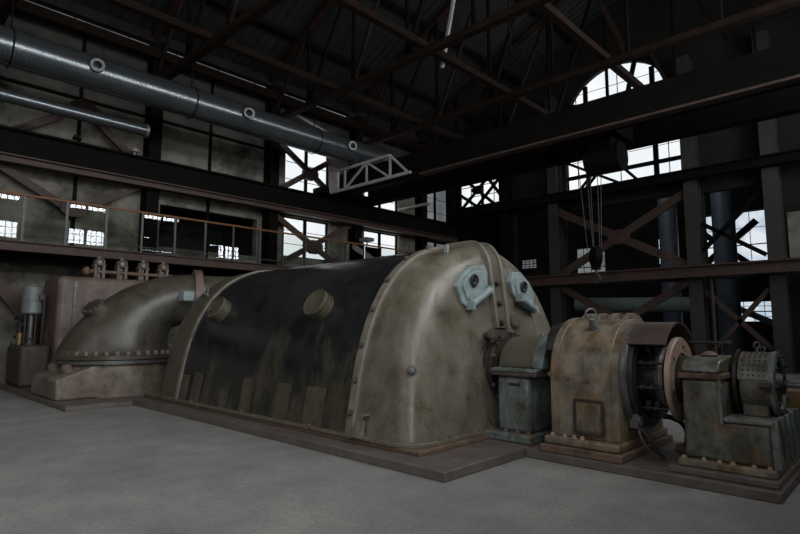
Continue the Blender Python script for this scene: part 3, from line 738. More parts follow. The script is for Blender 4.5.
# olive repaint patches near the foot of the shell
def patch(x0, x1, z1, m='panel'):
    idx = [i for i in range(len(PROF)//2) if PROF[i][1] <= z1 + .03]
    A0 = arch(.006); bm = B(); r = []
    for x in (x0, x1): r.append([bm.verts.new((x, *A0[i])) for i in idx])
    for i in range(len(idx)-1): bm.faces.new((r[0][i], r[0][i+1], r[1][i+1], r[1][i]))
    o = obj('painted_panel', bm, m, t)
    A1 = arch(.02); bm = B()
    for x in (x1,):
        rr = []
        for q in (-.006, .006): rr.append([bm.verts.new((x + q, *A1[i])) for i in idx])
        for i in range(len(idx)-1): bm.faces.new((rr[0][i], rr[0][i+1], rr[1][i+1], rr[1][i]))
    obj('seam_strip', bm, 'olive_dark', o)
for x0, x1, z in ((-10.57, -10.25, .7), (-10.1, -9.75, .72), (-9.05, -8.75, .5), (-8.35, -8.02, .78), (-7.35, -6.98, .72), (-6.6, -6.15, .76)): patch(x0, x1, z)
# bottom flange
bm = B(); box(bm, -12.18, -4.33, 4.86, 9.14, .111, .165); obj('base_plate', bm, 'rust', t, bevel=.01)
bm = loft_arch(B(), [(-12.05, .0)]); bm.free()
fl = [(x, y) for x, y in [(-12.14, CY - 2.17), (-4.8, CY - 2.17)] + [(-4.8 + .42 * sin(a), CY - 2.17 + .42 * (1 - cos(a))) for a in [pi/2*k/8 for k in range(1, 9)]] + [(-4.38, CY + 1.75), (-4.8, CY + 2.17), (-12.14, CY + 2.17)]]
bm = B(); prism(bm, [(x, y, .165) for x, y in fl], (0, 0, .05)); obj('foot_flange', bm, 'olive', t, bevel=.008)
bolts(t, [(-5.25, 4.85, .215), (-4.7, 4.93, .215), (-4.41, 5.35, .215), (-4.41, 5.55, .215), (-6.4, 4.85, .215), (-8.2, 4.85, .215), (-10, 4.85, .215), (-4.41, 6.2, .215)], .025, .035, 'rust')
# blue access hatches
def hatch(pts, hinge, name='access_hatch'):
    XE = XS(sum(p[1] for p in pts) / len(pts)) + .02
    cy = sum(p[0] for p in pts) / len(pts); cz = sum(p[1] for p in pts) / len(pts)
    bm = B(); prism(bm, [(XE - .05, y, z) for y, z in pts], (.1, 0, 0)); o = obj(name, bm, 'blue', t, bevel=.012)
    bm = B(); prism(bm, [(XE + .05, cy + (y-cy)*.72, cz + (z-cz)*.72) for y, z in pts], (.025, 0, 0)); obj('raised_panel', bm, 'blue', o, bevel=.01)
    (a, b) = hinge
    bm = B(); cyl(bm, (XE + .11, *a), (XE + .11, *b), .055, n=16)
    for q in (a, b):
        bar(bm, (XE + .04, *q), (XE + .17, *q), .05, .13, (0, 0, 1))
    obj('hinge_barrel', bm, 'blue', o, bevel=.006)
    dy, dz = b[0]-a[0], b[1]-a[1]
    bm = B(); torus(bm, (XE + .1, cy - .05, cz + .06), (1, 0, 0), .075, .018, 20, 8); cyl(bm, (XE + .05, cy - .05, cz + .06), (XE + .12, cy - .05, cz + .06), .03); obj('latch', bm, 'darkiron', o)
    return o
hatch([(5.98, 2.16), (6.08, 2.3), (6.36, 2.47), (6.66, 2.5), (6.72, 2.4), (6.72, 2.16), (6.5, 2.0), (6.22, 1.87), (6.1, 1.92)], ((6.22, 1.9), (6.68, 2.14)))
hatch([(8.02, 2.16), (7.92, 2.3), (7.64, 2.47), (7.42, 2.46), (7.34, 2.3), (7.4, 2.12), (7.6, 1.97), (7.9, 1.86), (8.03, 1.95)], ((7.95, 1.88), (7.5, 2.06)))
bm = B(); lathe(bm, [(0, .13), (.04, .13), (.04, .1), (.06, .1), (.06, .001)], (XS(1.7), 7.42, 1.7), (1, 0, 0), 24); obj('round_cap', bm, 'olive', t)
# eye on the left crest, lever post on the right crest
eye_bolt(t, (-11.0, 5.62, 2.25), (-.1, -.3, .9), .085, .018, 'band', (.8, .55, 0))
bm = B(); box(bm, -5.03, -4.96, 6.21, 6.25, 2.5, 2.8); cyl(bm, (-5.0, 6.23, 2.5), (-5.0, 6.23, 2.64), .08, .05, 12); obj('lever_bracket', bm, 'blue', t, bevel=.006)
XE = -4.6
# shaft gland between casing and bearing
bm = B(); lathe(bm, [(0, .56), (.06, .56), (.06, .5), (.14, .5), (.14, .54), (.18, .54), (.18, .3)], (XE, CY, 1.0), (1, 0, 0), 40); g = obj('shaft_gland', bm, 'gland', t, bevel=.006)
bolts(g, [(XE + .18, CY + .52*cos(a), 1.0 + .52*sin(a)) for a in [2*pi*k/16 for k in range(16)]], .022, .04, 'steelgrey', (1, 0, 0))
bm = B(); lathe(bm, [(0, .08), (.05, .08), (.05, .05), (.1, .05)], (XE + .19, 6.55, 1.5), (.4, -1, 0), 16); cyl(bm, (XE+.02, 6.6, 1.48), (XE + .3, 6.6, 1.5), .06); obj('gland_valve', bm, 'hoodrust', g)

# ------------------------------------------------------------------ main bearing pedestal
t = thing('bearing_pedestal', 'blue-green bearing pedestal with olive domed cap beside the casing', 'bearing pedestal', (-3.98, CY, .111))
bm = B(); x0, x1 = -4.29, -3.79
box(bm, x0, x1, CY - .58, CY + .58, .22, .95); obj('body', bm, 'teal', t, bevel=.05)
bm = B(); box(bm, -4.4, -3.72, CY - .72, CY + .72, .112, .22); obj('foot', bm, 'teal', t, bevel=.02)
bm = B(); box(bm, -4.34, -3.66, CY - .64, CY + .64, .95, 1.0); obj('joint_flange', bm, 'hoodrust', t, bevel=.012)
bm = B(); box(bm, -4.34, -3.66, CY - .64, CY + .64, 1.003, 1.055); obj('cap_flange', bm, 'teal', t, bevel=.012)
def half_round(r, zc, zs=1.0, n=20): return [(CY - r*cos(pi*k/n), zc + zs * r*sin(pi*k/n)) for k in range(n+1)]
bm = B(); extrude_x(bm, half_round(.5, 1.055, .82), -4.31, -3.78); obj('cap', bm, 'olive_dark', t, bevel=.015)
bm = B(); extrude_x(bm, half_round(.53, 1.055, .82), -3.78, -3.62); obj('cap_rim', bm, 'teal', t, bevel=.01)
bolts(t, [(x, CY - .6, 1.055) for x in (-4.29, -4.15, -4.0, -3.86, -3.72)], .02, .03, 'darkiron')
bolts(t, [(x, CY - .65, .22) for x in (-4.34, -4.12, -3.94, -3.78)], .03, .04, 'rust')
bm = B(); lathe(bm, [(0, .03), (.03, .03), (.05, .015)], (-3.9, CY, 1.46), (0, 0, 1), 12); obj('oil_plug', bm, 'teal', t)
bm = B(); box(bm, -4.1, -3.93, CY - .588, CY - .578, .82, .86); obj('name_plate', bm, 'darkiron', t)

# ------------------------------------------------------------------ generator
t = thing('generator', 'worn brown-green generator frame with arched top and lifting eye', 'generator', (-3.0, CY, .101))
x0, x1 = -3.38, -2.58; GR = .70
def gprof(r, zb=.3, w=None):
    w = r if w is None else w
    return [(CY - w, zb)] + [(CY - r*cos(pi*k/28), CZ + r*sin(pi*k/28)) for k in range(29)] + [(CY + w, zb)]
bm = B()
# body with a bore cut in its right face: extruded shell plus annular face
pr = gprof(GR, .29)
extrude_x(bm, pr, x0, x1 - .08)
obj('frame', bm, 'cast', t, bevel=.015)
# right face ring: plate with round bore
def bored_plate(bm, prof, x0, x1, rb, n=48):
    outer = []
    for k in range(n):
        a = 2*pi*k/n; dy, dz = cos(a), sin(a)
        # intersect ray with the profile
        if dz >= 0: R = GR
        else:
            R = min(GR / abs(dy) if abs(dy) > 1e-6 else 9, (CZ - .29) / abs(dz))
        outer.append((CY + R*dy, CZ + R*dz))
    inner = [(CY + rb*cos(2*pi*k/n), CZ + rb*sin(2*pi*k/n)) for k in range(n)]
    R_ = []
    for x, P in ((x0, outer), (x1, outer), (x1, inner), (x0, inner)): R_.append([bm.verts.new((x, *p)) for p in P])
    for k in range(4): bridge(bm, R_[k], R_[(k+1) % 4])
    return bm
bm = bored_plate(B(), pr, x1 - .08, x1, .58); obj('end_plate', bm, 'cast', t)
bm = B(); tube_ring(bm, (x1, CY, CZ), (1, 0, 0), [(0, .66), (.05, .66), (.07, .64), (.07, .57), (0, .57)], 64); obj('bore_ring', bm, 'steelgrey', t)
bm = B(); tube_ring(bm, (x1 + .07, CY, CZ), (1, 0, 0), [(0, .6), (.05, .6), (.05, .53), (0, .53)], 64); obj('bore_ring', bm, 'darkiron', t)
for xa, xb_ in ((x0 - .03, x0 + .06),):
    bm = B(); extrude_x(bm, gprof(GR + .025, .29), xa, xb_); obj('frame_rib', bm, 'cast', t, bevel=.01)
# dark hump behind crest on the near end
bm = B(); extrude_x(bm, [(CY - .2 + y, z) for y, z in [(-.35, 1.3), (-.3, 1.5), (-.15, 1.62), (.1, 1.66), (.4, 1.6), (.6, 1.3)]], x0 - .18, x0 - .03); obj('end_cowl', bm, 'darkiron', t, bevel=.02)
bm = B(); box(bm, x0 - .1, x1 + .03, CY - .8, CY + .8, .19, .29); obj('upper_foot', bm, 'cast', t, bevel=.03)
bm = B(); box(bm, x0 - .13, x1 + .07, CY - .85, CY + .85, .102, .19); obj('lower_foot', bm, 'rust', t, bevel=.012)
bm = B()
for xa in (x0 + .0, x1 - .06):
    pass
bm = B(); box(bm, -3.1, -2.76, CY - GR - .025, CY - GR + .01, .36, .74); p = obj('inspection_plate', bm, 'cast', t, bevel=.012)
bm = B(); box(bm, -3.07, -2.79, CY - GR - .032, CY - GR - .024, .39, .71); obj('plate_panel', bm, 'cast', p, bevel=.004)
bm = B()
for a, b in (((-3.1, .36), (-2.76, .36)), ((-2.76, .36), (-2.76, .74)), ((-2.76, .74), (-3.1, .74)), ((-3.1, .74), (-3.1, .36))): bar(bm, (a[0], CY - GR - .03, a[1]), (b[0], CY - GR - .03, b[1]), .03, .03, (0, 1, 0))
obj('plate_border', bm, 'gland', p, bevel=.005)
bolts(p, [(x, CY - GR - .04, z) for x in (-3.085, -2.775) for z in (.375, .55, .725)], .01, .015, 'darkiron', (0, -1, 0))
bolts(t, [(x, CY - .76, .29) for x in (-3.38, -3.22, -3.1, -3.0)], .025, .035, 'copper')
bolts(t, [(-3.41, CY - GR - .01, 1.02), (-3.2, CY - GR + .01, .98), (-2.95, CY - GR, .97)], .03, .03, 'rust', (0, -1, 0))
# lifting eye with flared boss
a = radians(57); d = Vector((0, -cos(a), sin(a))); c = Vector((-2.98, CY, CZ)) + d * GR
bm = B(); lathe(bm, [(-.02, .075), (.04, .05), (.09, .03)], c, d, 18); obj('eye_boss', bm, 'steelgrey', t)
eye_bolt(t, c + d * .07, (0, -.3, 1), .068, .016, 'steelgrey', (.75, -.66, 0))
# arched ribs over the crest
for i, x in enumerate((-3.24, -3.06, -2.88, -2.7)):
    bm = B(); P0 = []
    for k in range(15):
        aa = radians(80 + k * 5); P0.append((aa, GR + .1 * sin(pi * k / 14) ** .5))
    prf = [(CY - r*cos(q), CZ + r*sin(q)) for q, r in P0] + [(CY - (GR - .02)*cos(q), CZ + (GR - .02)*sin(q)) for q, r in reversed(P0)]
    extrude_x(bm, prf, x - .035, x + .035); obj('crest_rib', bm, 'cast', t, bevel=.006)
# curved hood over the brush gear
bm = B(); ho = []
for k in range(25):
    q = radians(38 + k * (184 - 38) / 24); ho.append(q)
prf = [(CY - .66*cos(q), CZ + .66*sin(q)) for q in ho] + [(CY - .64*cos(q), CZ + .64*sin(q)) for q in reversed(ho)]
extrude_x(bm, prf, x1 + .0, -2.1); obj('brush_hood', bm, 'hoodrust', t)['label'] = 'curved rusty sheet hood over the brush gear'
# brush rigging
bm = B(); tube_ring(bm, (-2.5, CY, CZ), (1, 0, 0), [(0, .53), (.05, .53), (.05, .47), (0, .47)], 48); rk = obj('brush_rocker', bm, 'darkiron', t)
for k in range(10):
    q = 2*pi*k/10 + .2; cy, cz = CY + .45*cos(q), CZ + .45*sin(q)
    if cz > 1.5: continue
    bm = B(); cyl(bm, (-2.48, cy, cz), (-2.18, cy, cz), .016, n=10)
    for x in (-2.4, -2.3):
        box(bm, x - .025, x + .025, CY + .38*cos(q) - .03, CY + .38*cos(q) + .03, CZ + .38*sin(q) - .03, CZ + .38*sin(q) + .03)
        lathe(bm, [(0, .035), (.04, .035)], (x - .02, cy, cz), (1, 0, 0), 12)
    obj('brush_holder', bm, 'darkiron', rk)
bm = B(); lathe(bm, [(0, .06), (.02, .06), (.02, .001)], (x1 + .12, CY - .42, .52), (1, 0, 0), 16); box(bm, x1 + .02, x1 + .12, CY - .48, CY - .36, .44, .6); obj('terminal_block', bm, 'steelgrey', t, bevel=.01)
for k, (dy, dx) in enumerate(((0, .0), (.06, .06), (-.04, .1))):
    bm = B(); path_tube(bm, catmull([(x1 + .1, CY - .42 + dy, .48), (x1 + .14 + dx, CY - .46 + dy, .36), (x1 + .2 + dx, CY - .44 + dy, .24), (x1 + .28 + dx, CY - .38 + dy, .13)], 5), .013); obj('cable', bm, 'rubber' if k else 'steelgrey', t)
bm = B(); path_tube(bm, catmull([(-2.25, CY - .1, .56), (-2.14, CY - .02, .5), (-2.1, CY + .05, .38), (-2.12, CY + .05, .22)], 6), .028); obj('support_hook', bm, 'darkiron', t)
bm = B(); box(bm, -2.3, -1.98, CY + .25, CY + .6, .102, .17); box(bm, -2.17, -2.05, CY + .3, CY + .5, .17, .32); obj('rear_foot', bm, 'rust', t, bevel=.01)

# rotor with its copper-brown disc
t = thing('rotor', 'dark rotor shaft carrying a big copper-brown disc beside the generator', 'rotor', (-2.3, CY, CZ))
bm = B(); lathe(bm, [(0, .3), (.3, .3), (.3, .16), (.36, .16)], (-2.62, CY, CZ), (1, 0, 0), 40); obj('commutator', bm, 'darkiron', t)
bm = B(); lathe(bm, [(0, .36), (.05, .38), (.09, .36), (.09, .28)], (-2.3, CY, CZ), (1, 0, 0), 40); obj('slip_ring', bm, 'steelgrey', t)
bm = B(); lathe(bm, [(0, .43), (.02, .48), (.06, .48), (.075, .465), (.075, .3), (.055, .28), (.055, .2)], (-2.17, CY, CZ), (1, 0, 0), 64); dk = obj('disc', bm, 'copper', t)
dk['label'] = 'flat copper-brown disc'
for k in range(6):
    q = 2*pi*k/6 + .35
    bm = B(); cyl(bm, (-2.1, CY + .37*cos(q), CZ + .37*sin(q)), (-2.088, CY + .37*cos(q), CZ + .37*sin(q)), .02, n=12); obj('disc_hole', bm, 'rubber', dk)
bm = B(); lathe(bm, [(0, .26), (.06, .27), (.09, .22), (.09, .14), (.2, .14)], (-2.11, CY, CZ), (1, 0, 0), 36); obj('hub', bm, 'darkiron', t)
bm = B(); cyl(bm, (XE + .17, CY, CZ), (x0 - .05, CY, CZ), .14, n=28); obj('shaft', bm, 'steelgrey', t)

# ------------------------------------------------------------------ outboard pedestal
t = thing('outboard_pedestal', 'stepped green-brown pedestal carrying the exciter on its low right end', 'pedestal', (-1.55, CY, .101))
bm = B(); box(bm, -2.06, -1.08, CY - .79, CY + .79, .102, .165); obj('lower_step', bm, 'plinth', t, bevel=.012)
bm = B(); box(bm, -1.98, -1.11, CY - .7, CY + .7, .166, .24); obj('foot', bm, 'cast', t, bevel=.015)
bm = B(); box(bm, -1.93, -1.55, CY - .62, CY + .62, .24, 1.06); obj('tall_block', bm, 'castgreen', t, bevel=.04)
bm = B(); box(bm, -1.62, -1.15, CY - .62, CY + .62, .24, .645); obj('low_bed', bm, 'castgreen', t, bevel=.03)
bm = B(); box(bm, -1.56, -1.12, CY - .64, CY + .64, .645, .685); obj('bed_top', bm, 'teal', t, bevel=.01)
for yy in (-.62, -.35, -.08, .2, .48):
    bm = B(); prism(bm, [(-1.15, CY + yy, .24), (-1.07, CY + yy, .24), (-1.09, CY + yy, .7), (-1.15, CY + yy, .7)], (0, .09, 0)); obj('end_rib', bm, 'teal', t, bevel=.01)
bm = B(); box(bm, -1.96, -1.53, CY - .65, CY + .65, 1.06, 1.12); obj('joint_flange', bm, 'rust', t, bevel=.012)
capp = [(CY - .62, 1.12), (CY - .61, 1.18), (CY - .55, 1.24), (CY - .42, 1.27), (CY - .15, 1.28), (CY + .15, 1.28), (CY + .42, 1.27), (CY + .55, 1.24), (CY + .6, 1.17), (CY + .62, 1.12)]
bm = B(); extrude_x(bm, capp, -1.93, -1.56); obj('cap', bm, 'castgreen', t, bevel=.02)
bm = B(); lathe(bm, [(0, .07), (.02, .09), (.05, .05), (.06, .02)], (-1.75, CY - .2, 1.275), (0, 0, 1), 16); obj('oil_cap', bm, 'pinkrust', t)
bolts(t, [(x, CY - .63, 1.12) for x in (-1.92, -1.83, -1.75, -1.66, -1.57)], .014, .025, 'darkiron')
bm = B(); lathe(bm, [(0, .026), (.04, .026), (.05, .018), (.11, .018), (.12, .026), (.15, .026)], (-1.56, CY - .66, .97), (0, 0, 1), 12); obj('sight_tube', bm, 'rust', t)
bm = B(); cyl(bm, (-1.56, CY - .66, .62), (-1.56, CY - .66, .97), .018, n=10); obj('drain_pipe', bm, 'teal', t)
bolts(t, [(x, CY - .66, .24) for x in (-1.93, -1.74, -1.6, -1.48, -1.3, -1.17)], .022, .03, 'copper')
bm = B(); path_tube(bm, [(-2.05, CY + .15, 1.42), (-1.7, CY + .15, 1.42), (-1.62, CY + .15, 1.42)], .016); lathe(bm, [(0, .03), (.06, .03)], (-1.66, CY + .15, 1.42), (1, 0, 0), 12); cyl(bm, (-1.7, CY + .15, 1.3), (-1.7, CY + .15, 1.42), .02); obj('oil_line', bm, 'darkiron', t)

# ------------------------------------------------------------------ exciter
t = thing('exciter', 'small round blue-grey exciter with perforated cover and lifting eye', 'exciter', (-1.33, CY, .686))
bm = B(); R = .32; ex0, ex1 = -1.46, -1.19
def exprof(r, q0, q1, n=24): return [(CY + r*cos(radians(q0 + (q1-q0)*k/n)), CZ + r*sin(radians(q0 + (q1-q0)*k/n))) for k in range(n+1)]
extrude_x(bm, exprof(R, -42, 222), ex0, ex1)
obj('frame', bm, 'castgreen', t, bevel=.012)
bm = B()
q = [radians(10 + 160*k/24) for k in range(25)]
extrude_x(bm, [(CY + (R+.012)*cos(a), CZ + (R+.012)*sin(a)) for a in q] + [(CY + (R-.005)*cos(a), CZ + (R-.005)*sin(a)) for a in reversed(q)], ex0 - .01, ex1 + .01)
sc = obj('perforated_cover', bm, 'castgreen', t)
for i in range(5):
    for j in range(7):
        a = radians(180 - (18 + j * 10)); x = ex0 + .04 + i * .047
        bm = B(); p = Vector((x, CY + (R+.01)*cos(a), CZ + (R+.01)*sin(a))); dd = Vector((0, cos(a), sin(a)))
        lathe(bm, [(0, .012), (.005, .012)], p, dd, 6); obj('vent_hole', bm, 'rubber', sc)
bm = B(); tube_ring(bm, (ex1, CY, CZ), (1, 0, 0), [(0, .345), (.04, .345), (.05, .33), (.05, .26), (0, .26)], 48); rg = obj('end_ring', bm, 'teal', t)
bolts(rg, [(ex1 + .05, CY + .3*cos(a), CZ + .3*sin(a)) for a in [2*pi*k/10 for k in range(10)]], .016, .03, 'darkiron', (1, 0, 0))
bm = B(); lathe(bm, [(0, .28), (.02, .28), (.02, .12), (.08, .1), (.08, .04), (.1, .04)], (ex1, CY, CZ), (1, 0, 0), 32); obj('end_cap', bm, 'darkiron', t)
bm = B(); cyl(bm, (ex1 + .06, CY, CZ), (ex1 + .4, CY, CZ), .03, n=14); obj('stub_shaft', bm, 'steelgrey', t)
bm = B(); lathe(bm, [(0, .3), (.05, .36), (.08, .36), (.08, .3)], (ex0 - .1, CY, CZ), (1, 0, 0), 40); obj('rear_disc', bm, 'darkiron', t)
bm = B(); box(bm, ex0 + .02, ex1 - .02, CY - .3, CY + .3, .686, .8); obj('saddle', bm, 'castgreen', t, bevel=.01)
bm = B(); lathe(bm, [(0, .03), (.06, .03), (.06, .04), (.1, .04)], (ex1 - .08, CY - .36, 1.0), (1, 0, 0), 12); obj('grease_cup', bm, 'darkiron', t)
eye_bolt(t, (-1.33, CY - .02, CZ + R + .005), (0, 0, 1), .034, .012, 'steelgrey', (.8, -.6, 0))
torus_bm = B(); torus(torus_bm, (-1.28, CY, CZ + R + .04), (.6, .8, 0), .028, .01, 18, 8); obj('shackle', torus_bm, 'steelgrey', t)
# small box on the floor behind the exciter
t = thing('control_box', 'small rusty box with brass panel at the far right behind the exciter', 'box', (-1.22, 8.5, 0))
bm = B(); box(bm, -1.45, -1.0, 8.35, 8.7, 0, .82); obj('body', bm, 'rust', t, bevel=.02)
bm = B(); box(bm, -1.38, -1.07, 8.335, 8.35, .6, .78); obj('brass_panel', bm, 'brass', t)

# ------------------------------------------------------------------ exhaust elbow and its base at left
EC = Vector((-13.78, 4.85, 0))
t = thing('elbow_base', 'stained cylindrical concrete base with a sloping buttress under the pipe elbow', 'base', (EC.x, EC.y, .101))
bm = B(); lathe(bm, [(.102, 1.16), (.78, 1.14)], (EC.x, EC.y, 0), (0, 0, 1), 56); obj('drum', bm, 'stone', t)
bm = B(); prism(bm, [(-12.85, 3.37, .102), (-12.85, 4.3, .102), (-12.85, 4.3, .78), (-12.85, 4.1, .79), (-12.85, 3.37, .52)], (-1.9, 0, 0)); obj('buttress', bm, 'stone', t, bevel=.04)
for x in (-13.35, -14.3):
    bm = B(); lathe(bm, [(0, .13), (.16, .13), (.22, .08)], (x, 3.72, .6), (0, -.3, 1), 16); obj('anchor_boss', bm, 'pinkrust', t)
bm = B(); lathe(bm, [(.8, 1.24), (.88, 1.24)], (EC.x, EC.y, 0), (0, 0, 1), 64); obj('bearing_ring', bm, 'steelgrey', t)
t = thing('pipe_elbow', 'large grey-olive steam pipe elbow with bolted flange at left', 'pipe elbow', (EC.x, EC.y, .89))
bm = B(); lathe(bm, [(.89, 1.27), (.9, 1.29), (.98, 1.29), (.99, 1.27), (.99, 1.05)], (EC.x, EC.y, 0), (0, 0, 1), 72); fl_ = obj('base_flange', bm, 'elbow', t)
bolts(fl_, [(EC.x + 1.2*cos(a), EC.y + 1.2*sin(a), .99) for a in [2*pi*k/36 for k in range(36)]], .045, .09, 'stone')
outer = catmull([(3.58, .99), (3.63, 1.14), (3.8, 1.45), (4.06, 1.8), (4.42, 2.16), (4.82, 2.46), (5.27, 2.68), (5.8, 2.84), (6.4, 2.9)], 4)
inner = catmull([(6.02, .99), (5.96, 1.1), (5.92, 1.22), (5.92, 1.36), (5.95, 1.48), (6.0, 1.57), (6.1, 1.62), (6.25, 1.65), (6.45, 1.66)], 4)
bm = B(); prev = None; nR = 48; KN = len(outer) - 1
for i in range(KN + 1):
    s = i / KN
    o = Vector((0, outer[i][0] - EC.y, outer[i][1])); q = Vector((0, inner[i][0] - EC.y, inner[i][1]))
    c = (o + q) / 2; w = 1.16 + (.64 - 1.16) * (s ** .8)
    dev = (o - q) / 2
    rot = Matrix.Rotation(-.35 * s, 3, 'Z')
    shift = Vector((.1 * s * s, 0, 0))
    ring = []
    for k in range(nR):
        a = 2*pi*k/nR
        p = c + dev * cos(a) + Vector((w * sin(a), 0, 0))
        p = rot @ p + shift + Vector((EC.x, EC.y, 0)); ring.append(bm.verts.new(p))
    if prev: bridge(bm, prev, ring)
    prev = ring
bm.faces.new(prev)
obj('elbow_body', bm, 'elbow', t)
rot = Matrix.Rotation(-.35, 3, 'Z'); oc = rot @ Vector((0, 6.42 - EC.y, 2.28)) + Vector((EC.x + .1, EC.y, 0)); od = rot @ Vector((0, 1, 0))
bm = B(); lathe(bm, [(-.02, .74), (.16, .74)], oc, od, 48); f2 = obj('outlet_flange', bm, 'pinkrust', t)
bm = B(); cyl(bm, oc + od * .16, oc + od * 1.3, .6, n=40); obj('outlet_pipe', bm, 'elbow', t)
# oblong bolted cover on the shoulder
cc = Vector((-13.35, 4.2, 2.02)); dn = Vector((.12, -.68, .72)).normalized()
d_, a_, b_ = frame_of(dn)
cc = Vector((-13.62, 4.24, 2.02))
bm = B()
ov = [cc + a_ * (.36 * cos(2*pi*k/32)) + b_ * (.24 * sin(2*pi*k/32)) - dn * .12 for k in range(32)]
prism(bm, ov, dn * .2); mc = obj('manhole_cover', bm, 'elbow', t, bevel=.015)
bolts(mc, [cc + a_ * (.31 * cos(2*pi*k/12)) + b_ * (.2 * sin(2*pi*k/12)) + dn * .08 for k in range(12)], .025, .04, 'steelgrey', dn)
bm = B(); pB = oc + Vector((.72, -.55, .02)); box(bm, pB.x - .12, pB.x + .16, pB.y - .1, pB.y + .16, pB.z - .1, pB.z + .12); cyl(bm, (pB.x - .22, pB.y, pB.z), (pB.x - .1, pB.y, pB.z), .07)
tag(obj('valve_actuator', bm, 'blue', bevel=.012, origin=pB), 'small pale blue valve actuator between the elbow and the casing', 'actuator')

# steam chest with valve heads
t = thing('steam_chest', 'tall faded red-brown steam chest block behind the pipe elbow', 'steam chest', (-16.8, 5.5, .101))
bm = B(); box(bm, -17.5, -16.0, 4.12, 6.95, .102, 2.92); obj('body', bm, 'pinkrust', t, bevel=.12)
bm = B(); box(bm, -16.0, -15.97, 4.45, 4.53, .3, 2.8); obj('seam_strip', bm, 'steelgrey', t)
pos = [(5.1, 'first from the left'), (5.68, 'second from the left'), (6.26, 'third from the left'), (6.84, 'rightmost, partly above the elbow')]
for y, w in pos:
    v = thing('steam_valve', f'rusty valve head on the steam chest, {w}', 'valve', (-16.25, y, 2.921), 'valves on the steam chest')
    bm = B()
    box(bm, -16.36, -16.14, y - .14, y - .06, 2.922, 3.3); box(bm, -16.36, -16.14, y + .06, y + .14, 2.922, 3.3); box(bm, -16.37, -16.13, y - .15, y + .15, 3.24, 3.31); obj('yoke', bm, 'pinkrust', v, bevel=.015)
    bm = B(); lathe(bm, [(0, .05), (.34, .05), (.34, .13), (.42, .15), (.5, .13), (.53, .05), (.6, .04)], (-16.25, y, 2.922), (0, 0, 1), 18); obj('spindle', bm, 'steelgrey', v)
    bm = B(); torus(bm, (-16.1, y, 3.36), (1, 0, 0), .09, .025, 20, 8); obj('link_eye', bm, 'rust', v)
bm = B(); cyl(bm, (-16.2, 4.7, 3.1), (-16.2, 7.1, 3.1), .05, n=12); lathe(bm, [(0, .1), (.1, .12), (.14, .06)], (-16.2, 4.72, 3.1), (0, 1, 0), 16)
tag(obj('link_rod', bm, 'rust', origin=(-16.2, 5.8, 3.1)), 'horizontal rusty rod linking the steam valve heads', 'rod')

# pump block, motor and valve gear
t = thing('pump_block', 'rounded brown concrete block at far left carrying the upright motor', 'block', (-17.3, 3.8, .101))
bm = B(); box(bm, -17.8, -16.3, 3.45, 4.1, .102, 1.14); obj('body', bm, 'blockbrown', t, bevel=.09)
c = (-16.75, 3.72, 0)
t = thing('pump_motor', 'upright grey cylindrical pump motor on the block at far left', 'pump', (c[0], c[1], 1.141))
bm = B(); lathe(bm, [(1.142, .2), (1.18, .2), (1.18, .13), (1.3, .12), (1.3, .17), (1.34, .17)], c, (0, 0, 1), 28); obj('base', bm, 'darkiron', t)
for k in range(4):
    a = 2*pi*k/4 + .5
    bm = B(); cyl(bm, (c[0] + .16*cos(a), c[1] + .16*sin(a), 1.18), (c[0] + .16*cos(a), c[1] + .16*sin(a), 1.95), .025, n=8); obj('stay', bm, 'darkiron', t)
bm = B(); cyl(bm, (c[0], c[1], 1.3), (c[0], c[1], 2.0), .06, n=16); obj('shaft', bm, 'steelgrey', t)
bm = B(); lathe(bm, [(1.93, .2), (1.97, .24), (2.0, .235), (2.28, .235), (2.28, .255), (2.33, .255), (2.33, .235), (2.62, .235), (2.66, .2), (2.68, .06), (2.72, .05)], c, (0, 0, 1), 36); obj('motor_body', bm, 'motorgrey', t)
bm = B(); path_tube(bm, catmull([(c[0] + .24, c[1] + .12, 2.4), (c[0] + .3, c[1] + .2, 2.3), (c[0] + .28, c[1] + .2, 1.7), (c[0] + .24, c[1] + .2, 1.2)], 5), .03); box(bm, c[0] + .2, c[0] + .3, c[1] + .1, c[1] + .22, 2.28, 2.44); obj('conduit', bm, 'darkiron', t)
t = thing('valve_gear', 'dark small valve with handwheel and pipes left of the pump motor', 'valve', (-17.5, 3.65, 1.141))
bm = B(); cyl(bm, (-17.5, 3.65, 1.142), (-17.5, 3.65, 1.75), .07, n=14); lathe(bm, [(0, .13), (.08, .13)], (-17.5, 3.65, 1.3), (0, 0, 1), 16); cyl(bm, (-17.5, 3.65, 1.75), (-17.5, 3.65, 2.0), .02, n=8); obj('body', bm, 'darkiron', t)
bm = B(); torus(bm, (-17.5, 3.65, 1.85), (.3, -.3, 1), .13, .02, 22, 8); obj('handwheel', bm, 'darkiron', t)
bm = B(); cyl(bm, (-17.5, 3.66, 1.66), (-16.95, 3.7, 1.66), .05, n=12); obj('pipe', bm, 'steelgrey', t)
bm = B(); cyl(bm, (-17.2, 3.6, 1.142), (-17.2, 3.6, 1.45), .09, n=16); obj('oil_pot', bm, 'brass', t)
bm = B(); box(bm, -17.75, -17.6, 3.5, 3.6, 1.142, 1.22); box(bm, -17.4, -17.25, 3.48, 3.58, 1.142, 1.22); obj('clamp', bm, 'steelgrey', t, bevel=.02)

